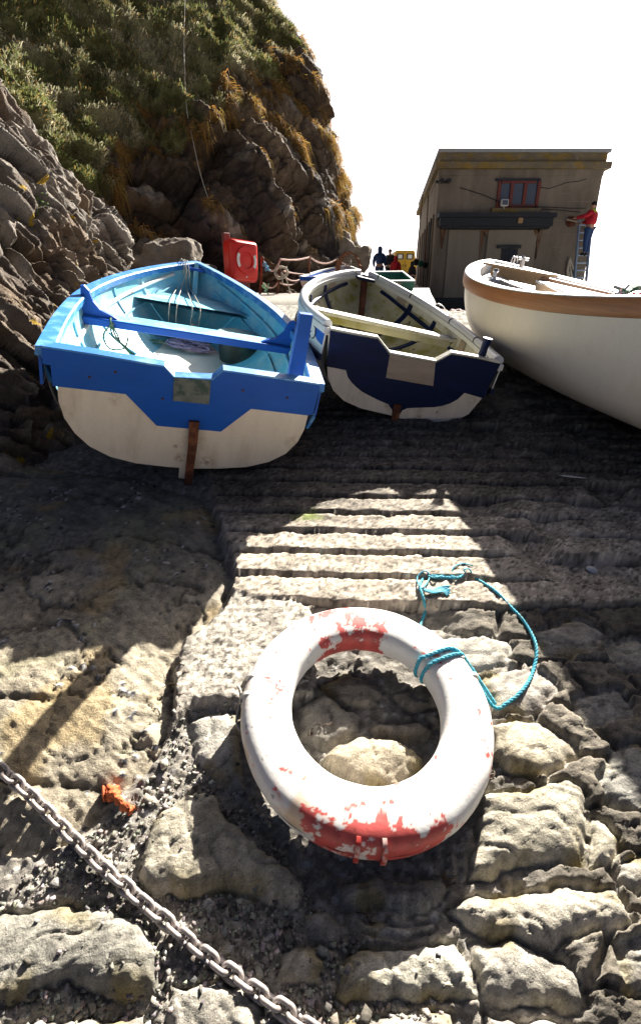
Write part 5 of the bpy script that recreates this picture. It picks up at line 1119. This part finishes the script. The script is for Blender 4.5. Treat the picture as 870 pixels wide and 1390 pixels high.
wire([(684, 281, .2), (740, 282, .12), (770, 283.5, .12), (792, 283.5, .12)], 'dark cable running level from the floodlight towards the man on the ladder')
wire([(725, 284, .12), (755, 286, .12), (785, 289, .12)], 'second lower cable running towards the man on the ladder')
jb = Vector((bx(774, 300), FB_ - .12, bz(301))); e = empty('winch_fitting', jb, 'rusty wall fitting at the left elbow of the man on the ladder', 'wall fitting')
MB().lathe([(0, 0), (.17, 0), (.17, .03), (.08, .05), (.06, .14), (0, .15)], jb + Vector((0, .1, 0)), 14, Matrix.Rotation(math.pi / 2, 3, 'X')).build('flange', 'rust', e, True); MB().tube([jb + Vector((-.22, -.04, .05)), jb + Vector((.22, -.04, -.03))], .03, 8).build('crank', 'paleply', e, True)
rs = np.random.RandomState(8)
def wv(px, py, o=.06): return Vector((bx(px, py), FB_ - o, bz(py)))
rope('hanging_rope', [[wv(772, 350), wv(770, 358), wv(768, 368), wv(770, 376), wv(774, 374), wv(772, 364), wv(771, 356)], [wv(772, 352), wv(775, 362), wv(778, 370), wv(775, 376), wv(772, 368)], [wv(771, 352), wv(769, 365), wv(771, 375)]], .035, 'ropewhite', 'bundle of pale rope hanging on the building wall beside the ladder', laid=False)
# yellow post lorry side beyond the building's flank
lad_b, lad_t = at(779.5, 398, 17.15), at(786, 300, 17.65); rgt = Vector((.40, 0, 0)); lad_b.z = .95
ld_ = empty('ladder', lad_b, 'pale blue ladder leaning on the right end of the building', 'ladder')
for o_ in (Vector(), rgt): MB().beam(lad_b + o_, lad_t + o_, .05, .09, (0, 1, 0)).build('stile', 'ladder', ld_)
n_r = 12
for i in range(n_r): f = (i + .5) / n_r; a = lad_b.lerp(lad_t, f); MB().tube([a, a + rgt], .022, 8).build('rung', 'ladder', ld_, True)
# ------------------------------------------------------------------ people
def person(base, H, yaw, label, jacket, trousers, head='hood', arms=((.25, .1, .95), (.25, .1, .95)), lean=0., group='people by the slip', extra=None, headm='cnavy', step=0.):
    e = empty('person', base, label, 'person', group); e.rotation_euler = (0, 0, yaw)
    k = H / 1.75
    def V(x, y, z): return Vector((x, y + lean * max(0, z - .9), z)) * k
    J = {}; E_ = []; Rr = {}
    def add(n, p, r, par=None):
        J[n] = (len(J), V(*p)); Rr[n] = r * k
        if par: E_.append((J[par][0], J[n][0]))
    add('pelvis', (0, 0, .97), .115); add('belly', (0, 0, 1.10), .13, 'pelvis'); add('chest', (0, 0, 1.30), .155, 'belly'); add('neck0', (0, 0, 1.46), .075, 'chest'); add('neck', (0, .01, 1.52), .055, 'neck0')
    add('skull', (0, .015, 1.60), .085, 'neck'); add('crown', (0, .0, 1.69), .075, 'skull')
    for s_, sd in ((-1, 'l'), (1, 'r')):
        hx, hy, hz = arms[0 if s_ < 0 else 1]
        add('sh' + sd, (s_ * .175, 0, 1.41), .07, 'chest'); add('up' + sd, (s_ * .215, .0, 1.33), .055, 'sh' + sd)
        ex, ey, ez = s_ * (.24 + .04), (hy * .25), (1.36 + hz) / 2 - .03
        add('el' + sd, (ex, ey - .03, ez), .043, 'up' + sd); add('wr' + sd, (s_ * hx, hy, hz), .028, 'el' + sd)
        d = (Vector((s_ * hx, hy, hz)) - Vector((ex, ey - .03, ez))).normalized(); pv = d.orthogonal().normalized(); pv = Vector((0, 1, 0)).cross(d).cross(d).normalized() if abs(d.y) < .9 else pv
        P0 = Vector((s_ * hx, hy, hz)) + d * .05; add('pm' + sd, tuple(P0), .026, 'wr' + sd)
        for f_ in range(4):
            off = pv * (.011 * (2 * f_ - 3)); ln = (.068, .08, .075, .058)[f_]
            add(f'f{f_}a' + sd, tuple(P0 + off * 1.0 + d * .035), .0095, 'pm' + sd); add(f'f{f_}b' + sd, tuple(P0 + off * 1.15 + d * (.035 + ln * .6) + Vector((-s_ * .012, 0, 0))), .0085, f'f{f_}a' + sd); add(f'f{f_}c' + sd, tuple(P0 + off * 1.2 + d * (.02 + ln) + Vector((-s_ * .034, 0, 0))), .007, f'f{f_}b' + sd)
        add('t0' + sd, tuple(P0 + pv * .035 + d * .0), .011, 'pm' + sd); add('t1' + sd, tuple(P0 + pv * .05 + d * .035 + Vector((-s_ * .02, 0, 0))), .009, 't0' + sd)
        st_ = step * s_
        add('hp' + sd, (s_ * .10, 0, .86), .088, 'pelvis'); add('th' + sd, (s_ * .105, st_ * .5 + .01, .66), .08, 'hp' + sd); add('kn' + sd, (s_ * .10, st_ + .02, .48), .06, 'th' + sd); add('ca' + sd, (s_ * .10, st_ * .8, .33), .056, 'kn' + sd); add('an' + sd, (s_ * .10, st_ * .8 - .02, .08), .038, 'ca' + sd); add('to' + sd, (s_ * .12, st_ * .8 + .12, .03), .033, 'an' + sd)
    def skin(name, keys, sc_, m, par, root, lv=2):
        ks = [n for n in J if n in keys]; ix = {J[n][0]: i for i, n in enumerate(ks)}
        me = bpy.data.meshes.new(name); me.from_pydata([J[n][1] for n in ks], [(ix[a], ix[b]) for a, b in E_ if a in ix and b in ix], [])
        o = bpy.data.objects.new(name, me); COL.objects.link(o); o.parent = par; me.materials.append(M[m])
        md_ = o.modifiers.new('skin', 'SKIN'); md_.use_smooth_shade = True
        sv = me.skin_vertices[0].data
        for i, n in enumerate(ks): r_ = Rr[n] * sc_ + (.012 * k if sc_ > 1 else 0); sv[i].radius = (r_, r_); sv[i].use_root = (n == root)
        o.modifiers.new('sub', 'SUBSURF').render_levels = lv; return o
    body = skin('body', set(J) - {'tol', 'tor'}, 1, 'skin', e, 'pelvis')
    tor = {'pelvis', 'belly', 'chest', 'neck0', 'shl', 'shr', 'upl', 'upr', 'ell', 'elr', 'wrl', 'wrr', 'hpl', 'hpr'}
    skin('jacket', tor - {'hpl', 'hpr'}, 1.55, jacket, e, 'chest'); skin('trousers', {'pelvis', 'hpl', 'hpr', 'thl', 'thr', 'knl', 'knr', 'cal', 'car', 'anl', 'anr'}, 1.2, trousers, e, 'pelvis')
    for sd in 'lr': skin('shoe', {'an' + sd, 'to' + sd}, 1.3, 'cblack', e, 'an' + sd)
    hc = V(0, .005, 1.615); prof = [(0, -.20), (.12, -.18), (.115, -.08), (.122, .02), (.112, .08), (.07, .13), (0, .15)] if head == 'hood' else [(.088, -.01), (.098, .03), (.092, .08), (.055, .115), (0, .125)]
    hb_ = MB().lathe([(a * k, b * k) for a, b in prof], hc - (V(0, .025, 0) - V(0, 0, 0)) + Vector((0, 0, .01)), 18, None, .92, 1.02); h_ = hb_.build('hood' if head == 'hood' else ('hat' if head == 'hat' else 'hair'), headm, e, True, world=False)
    fy = hc.y + .088 * k
    fc = MB()
    for s_ in (-1, 1): fc.lathe([(0, -.011 * k), (.012 * k, 0), (0, .011 * k)], Vector((s_ * .032 * k, fy - .008 * k, hc.z - .005 * k)), 8)
    fc.build('eyes', 'hair', body, True, world=False)
    MB().add([Vector((-.014, fy - .01, hc.z - .035 * k)), Vector((.014, fy - .01, hc.z - .035 * k)), Vector((0, fy + .02 * k, hc.z - .035 * k)), Vector((0, fy - .01, hc.z + .01 * k))], [(0, 1, 2), (0, 2, 3), (1, 3, 2), (0, 3, 1)]).build('nose', 'skin', body, world=False)
    MB().box(Vector((0, fy - .012 * k, hc.z - .06 * k)), (.04 * k, .01, .008 * k)).build('mouth', 'cred', body, world=False)
    for s_ in (-1, 1):
        if head != 'hood': MB().lathe([(0, -.025 * k), (.012 * k, -.01 * k), (.014 * k, .012 * k), (0, .028 * k)], hc + Vector((s_ * .088 * k, 0, -.01 * k)), 8, None, .6, 1).build('ear', 'skin', body, True, world=False)
    if extra: extra(e, k, V)
    return e
def stand(px, py_top, F, **kw):
    t = at(px, py_top, F); b = Vector((t.x, F, float(G(t.x, F)))); H = (t.z - b.z) / .995; return b, H
b, H = stand(516, 335, 21.5); person(b, H, R(-8), 'person in a navy hooded jacket seen from behind, leftmost by the yellow van', 'cnavy', 'cnavy', arms=((.26, .12, .90), (.27, .16, .92)), lean=.04, headm='cnavy')
b, H = stand(529.5, 338, 23.0); person(b, H, R(160), 'brown haired person in black jacket between the navy jacket and the red jacket', 'cblack', 'cblack', head='hair', headm='hair', arms=((.22, .15, 1.0), (.22, .15, 1.0)))
b, H = stand(537.5, 348, 20.0); person(b, H, R(-30), 'person in a crimson red jacket in front of the yellow van', 'cred', 'cnavy', head='hood', headm='cred', arms=((.24, .1, .9), (.24, .14, .9)))
b, H = stand(560, 355.5, 15.5); person(b, H, R(-60), 'child in a black hooded coat at the foot of the building', 'cblack', 'cnavy', headm='cblack', arms=((.2, .1, .95), (.2, .1, .95)))
# man on the ladder
ft = at(791, 347, 17.0); fr = lad_b.lerp(lad_t, .5); hd = at(800, 273, 17.0)
def collar(e, k, V):
    rows = []
    for a in range(17):
        u = R(20 + 320 * a / 16) - math.pi / 2 + math.pi; rows.append([V(0, 0, 1.44) + Vector((math.cos(u) * r_ * k, math.sin(u) * r_ * k * .8, z * k)) for r_, z in ((.14, -.07), (.165, -.03), (.125, .055), (.10, .05))])
    MB().grid(rows).build('collar', 'clime', e, True, world=False)
person(Vector((ft.x + .05, ft.y, ft.z)), hd.z - ft.z, R(38), 'man in red sailing jacket with lime collar standing on the ladder against the wall', 'cred', 'cnavy', head='hat', headm='cblack', arms=((.26, .42, 1.25), (.20, .40, 1.12)), extra=collar, group=None, lean=0)
# ------------------------------------------------------------------ yellow van up the lane
vb = at(546.5, 400, 40); vx, vy = vb.x, 40.0; vz = float(G(vx, vy)); vt = at(546, 340, 40).z; HV = vt - vz - .0; Wv = 1.78
vn = empty('delivery_van', (vx, vy, vz), 'yellow van parked up the lane between the cliff and the building', 'van')
prof = [(-.90, .32), (-.92, .9), (-.86, 1.25), (-.74, HV - .12), (-.66, HV), (.66, HV), (.74, HV - .12), (.86, 1.25), (.92, .9), (.90, .32)]
rows = [[Vector((vx + a * (1 if y < 3.4 else .97), vy + y, vz + (z if y < 3.2 else min(z, .32 + (z - .32) * (.55 if y > 3.6 else 1))))) for a, z in prof] for y in (0, .06, 3.2, 3.7, 4.5)]
mb = MB().grid(rows, True); n = len(prof); mb.f += [tuple(range(n)), tuple(range(4 * n, 5 * n))[::-1]]; mb.build('body', 'yellow', vn)
for s_ in (-1, 1):
    d = MB().box((vx + s_ * .37, vy - .02, vz + (HV + .2) / 2), (.70, .03, HV - .42), bev=.01).build('rear_door', 'yellow', vn)
    MB().box((vx + s_ * .37, vy - .04, vz + HV - .42), (.54, .012, .42), bev=.004).build('window', 'darkglass', d)
    MB().box((vx + s_ * .37, vy - .05, vz + HV - .42), (.30, .006, .26)).build('window_sticker', 'white', d)
    MB().box((vx + s_ * .10, vy - .05, vz + .95), (.05, .03, .14)).build('handle', 'black', d)
    MB().box((vx + s_ * .84, vy - .02, vz + .85), (.10, .03, .34), bev=.004).build('tail_light', 'red', vn)
    for yy in (.75, 3.6):
        wh = MB().lathe([(0, -.1), (.30, -.1), (.33, -.06), (.33, .06), (.30, .1), (0, .1)], (vx + s_ * .80, vy + yy, vz + .33), 20, Matrix.Rotation(math.pi / 2, 3, 'Y')).build('wheel', 'black', vn, True)
        MB().lathe([(0, -.11), (.18, -.11), (.18, .11), (0, .11)], (vx + s_ * .80, vy + yy, vz + .33), 16, Matrix.Rotation(math.pi / 2, 3, 'Y')).build('rim', 'greypanel', wh, True)
MB().box((vx, vy - .05, vz + .36), (1.7, .12, .16), bev=.02).build('bumper', 'black', vn)
# pulley blocks hanging by the building flank
pb = side(.16, bz(352), .30); e = empty('pulley_blocks', pb, 'green and black pulley blocks hanging on the left flank of the building', 'pulley')
for i, (dx, m) in enumerate(((-.18, 'black'), (.0, 'green'), (.16, 'black'))): MB().lathe([(0, -.06), (.10, -.06), (.12, 0), (.10, .06), (0, .06)], pb + Vector((dx, 0, -.05 * i)), 12, Euler((R(90), 0, .4)).to_matrix()).build('pulley_wheel', m, e, True)
MB().tube([pb + Vector((-.18, 0, 0)), pb + Vector((-.1, 0, 2.2))], .018, 5).tube([pb + Vector((.16, 0, 0)), pb + Vector((.1, 0, 2.2))], .018, 5).tube([pb + Vector((0, 0, 0)), pb + Vector((.02, 0, -1.0))], .018, 5).build('pulley_rope', 'rust', e, True)
# yellow steel gate leaf behind the flank
g0 = at(562, 352, 30); tag(MB().prism([Vector((g0.x - .25, 30, float(G(g0.x, 30)))), Vector((g0.x + .5, 30, float(G(g0.x, 30)))), Vector((g0.x + .9, 30, at(571, 318, 30).z)), Vector((g0.x + .55, 30, at(571, 318, 30).z))], (0, .4, 0)).build('yellow_jib', 'yellow'), 'slanting yellow steel jib rising beside the left flank of the building', 'crane jib')
# green plants on the outcrop
pl = MB(); rs = np.random.RandomState(4)
for px, py, F in ((42, 288, 5.15), (62, 282, 5.25), (76, 290, 5.4), (55, 292, 5.2)):
    c = at(px, py, F) 
    for j in range(40):
        p = c + Vector((rs.normal(0, .05), -.08 + rs.normal(0, .03), rs.normal(0, .04))); a = rs.uniform(0, 6.28); d = Vector((math.cos(a), -.6, math.sin(a))).normalized() * .03; s2 = d.orthogonal().normalized() * .012
        pl.add([p, p + d * .5 + s2, p + d, p + d * .5 - s2], [(0, 1, 2, 3)])
tag(pl.build('samphire', 'leaf'), 'bright green rock plants sprouting on the outcrop above the blue boat', 'plant', kind='stuff')
# ------------------------------------------------------------------ light
SUN = Vector((.485, 1.0, .70)).normalized()          # towards the sun
ld = bpy.data.lights.new('sun', 'SUN'); ld.energy = 5; ld.angle = R(.5); ld.color = (1, .94, .84)
sun = bpy.data.objects.new('sun', ld); COL.objects.link(sun); sun.rotation_euler = SUN.to_track_quat('Z', 'Y').to_euler(); sun.location = (0, 0, 30)
w = bpy.data.worlds.new('World'); sc.world = w; w.use_nodes = True; nt = w.node_tree
bg = nt.nodes['Background']; sky = nt.nodes.new('ShaderNodeTexSky'); sky.sky_type = 'NISHITA'; sky.sun_disc = False
sky.sun_elevation = math.asin(SUN.z); sky.sun_rotation = math.atan2(SUN.x, SUN.y)
sky.air_density = .12; sky.dust_density = 2.6; sky.ozone_density = 1; nt.links.new(sky.outputs[0], bg.inputs[0]); bg.inputs[1].default_value = .05
sc.view_settings.view_transform = 'Standard'; sc.view_settings.look = 'None'; sc.view_settings.exposure = 1.8; sc.view_settings.gamma = 1
sc.cycles.max_bounces = 5; sc.cycles.diffuse_bounces = 1; sc.cycles.glossy_bounces = 2
sc.cycles.use_denoising = True
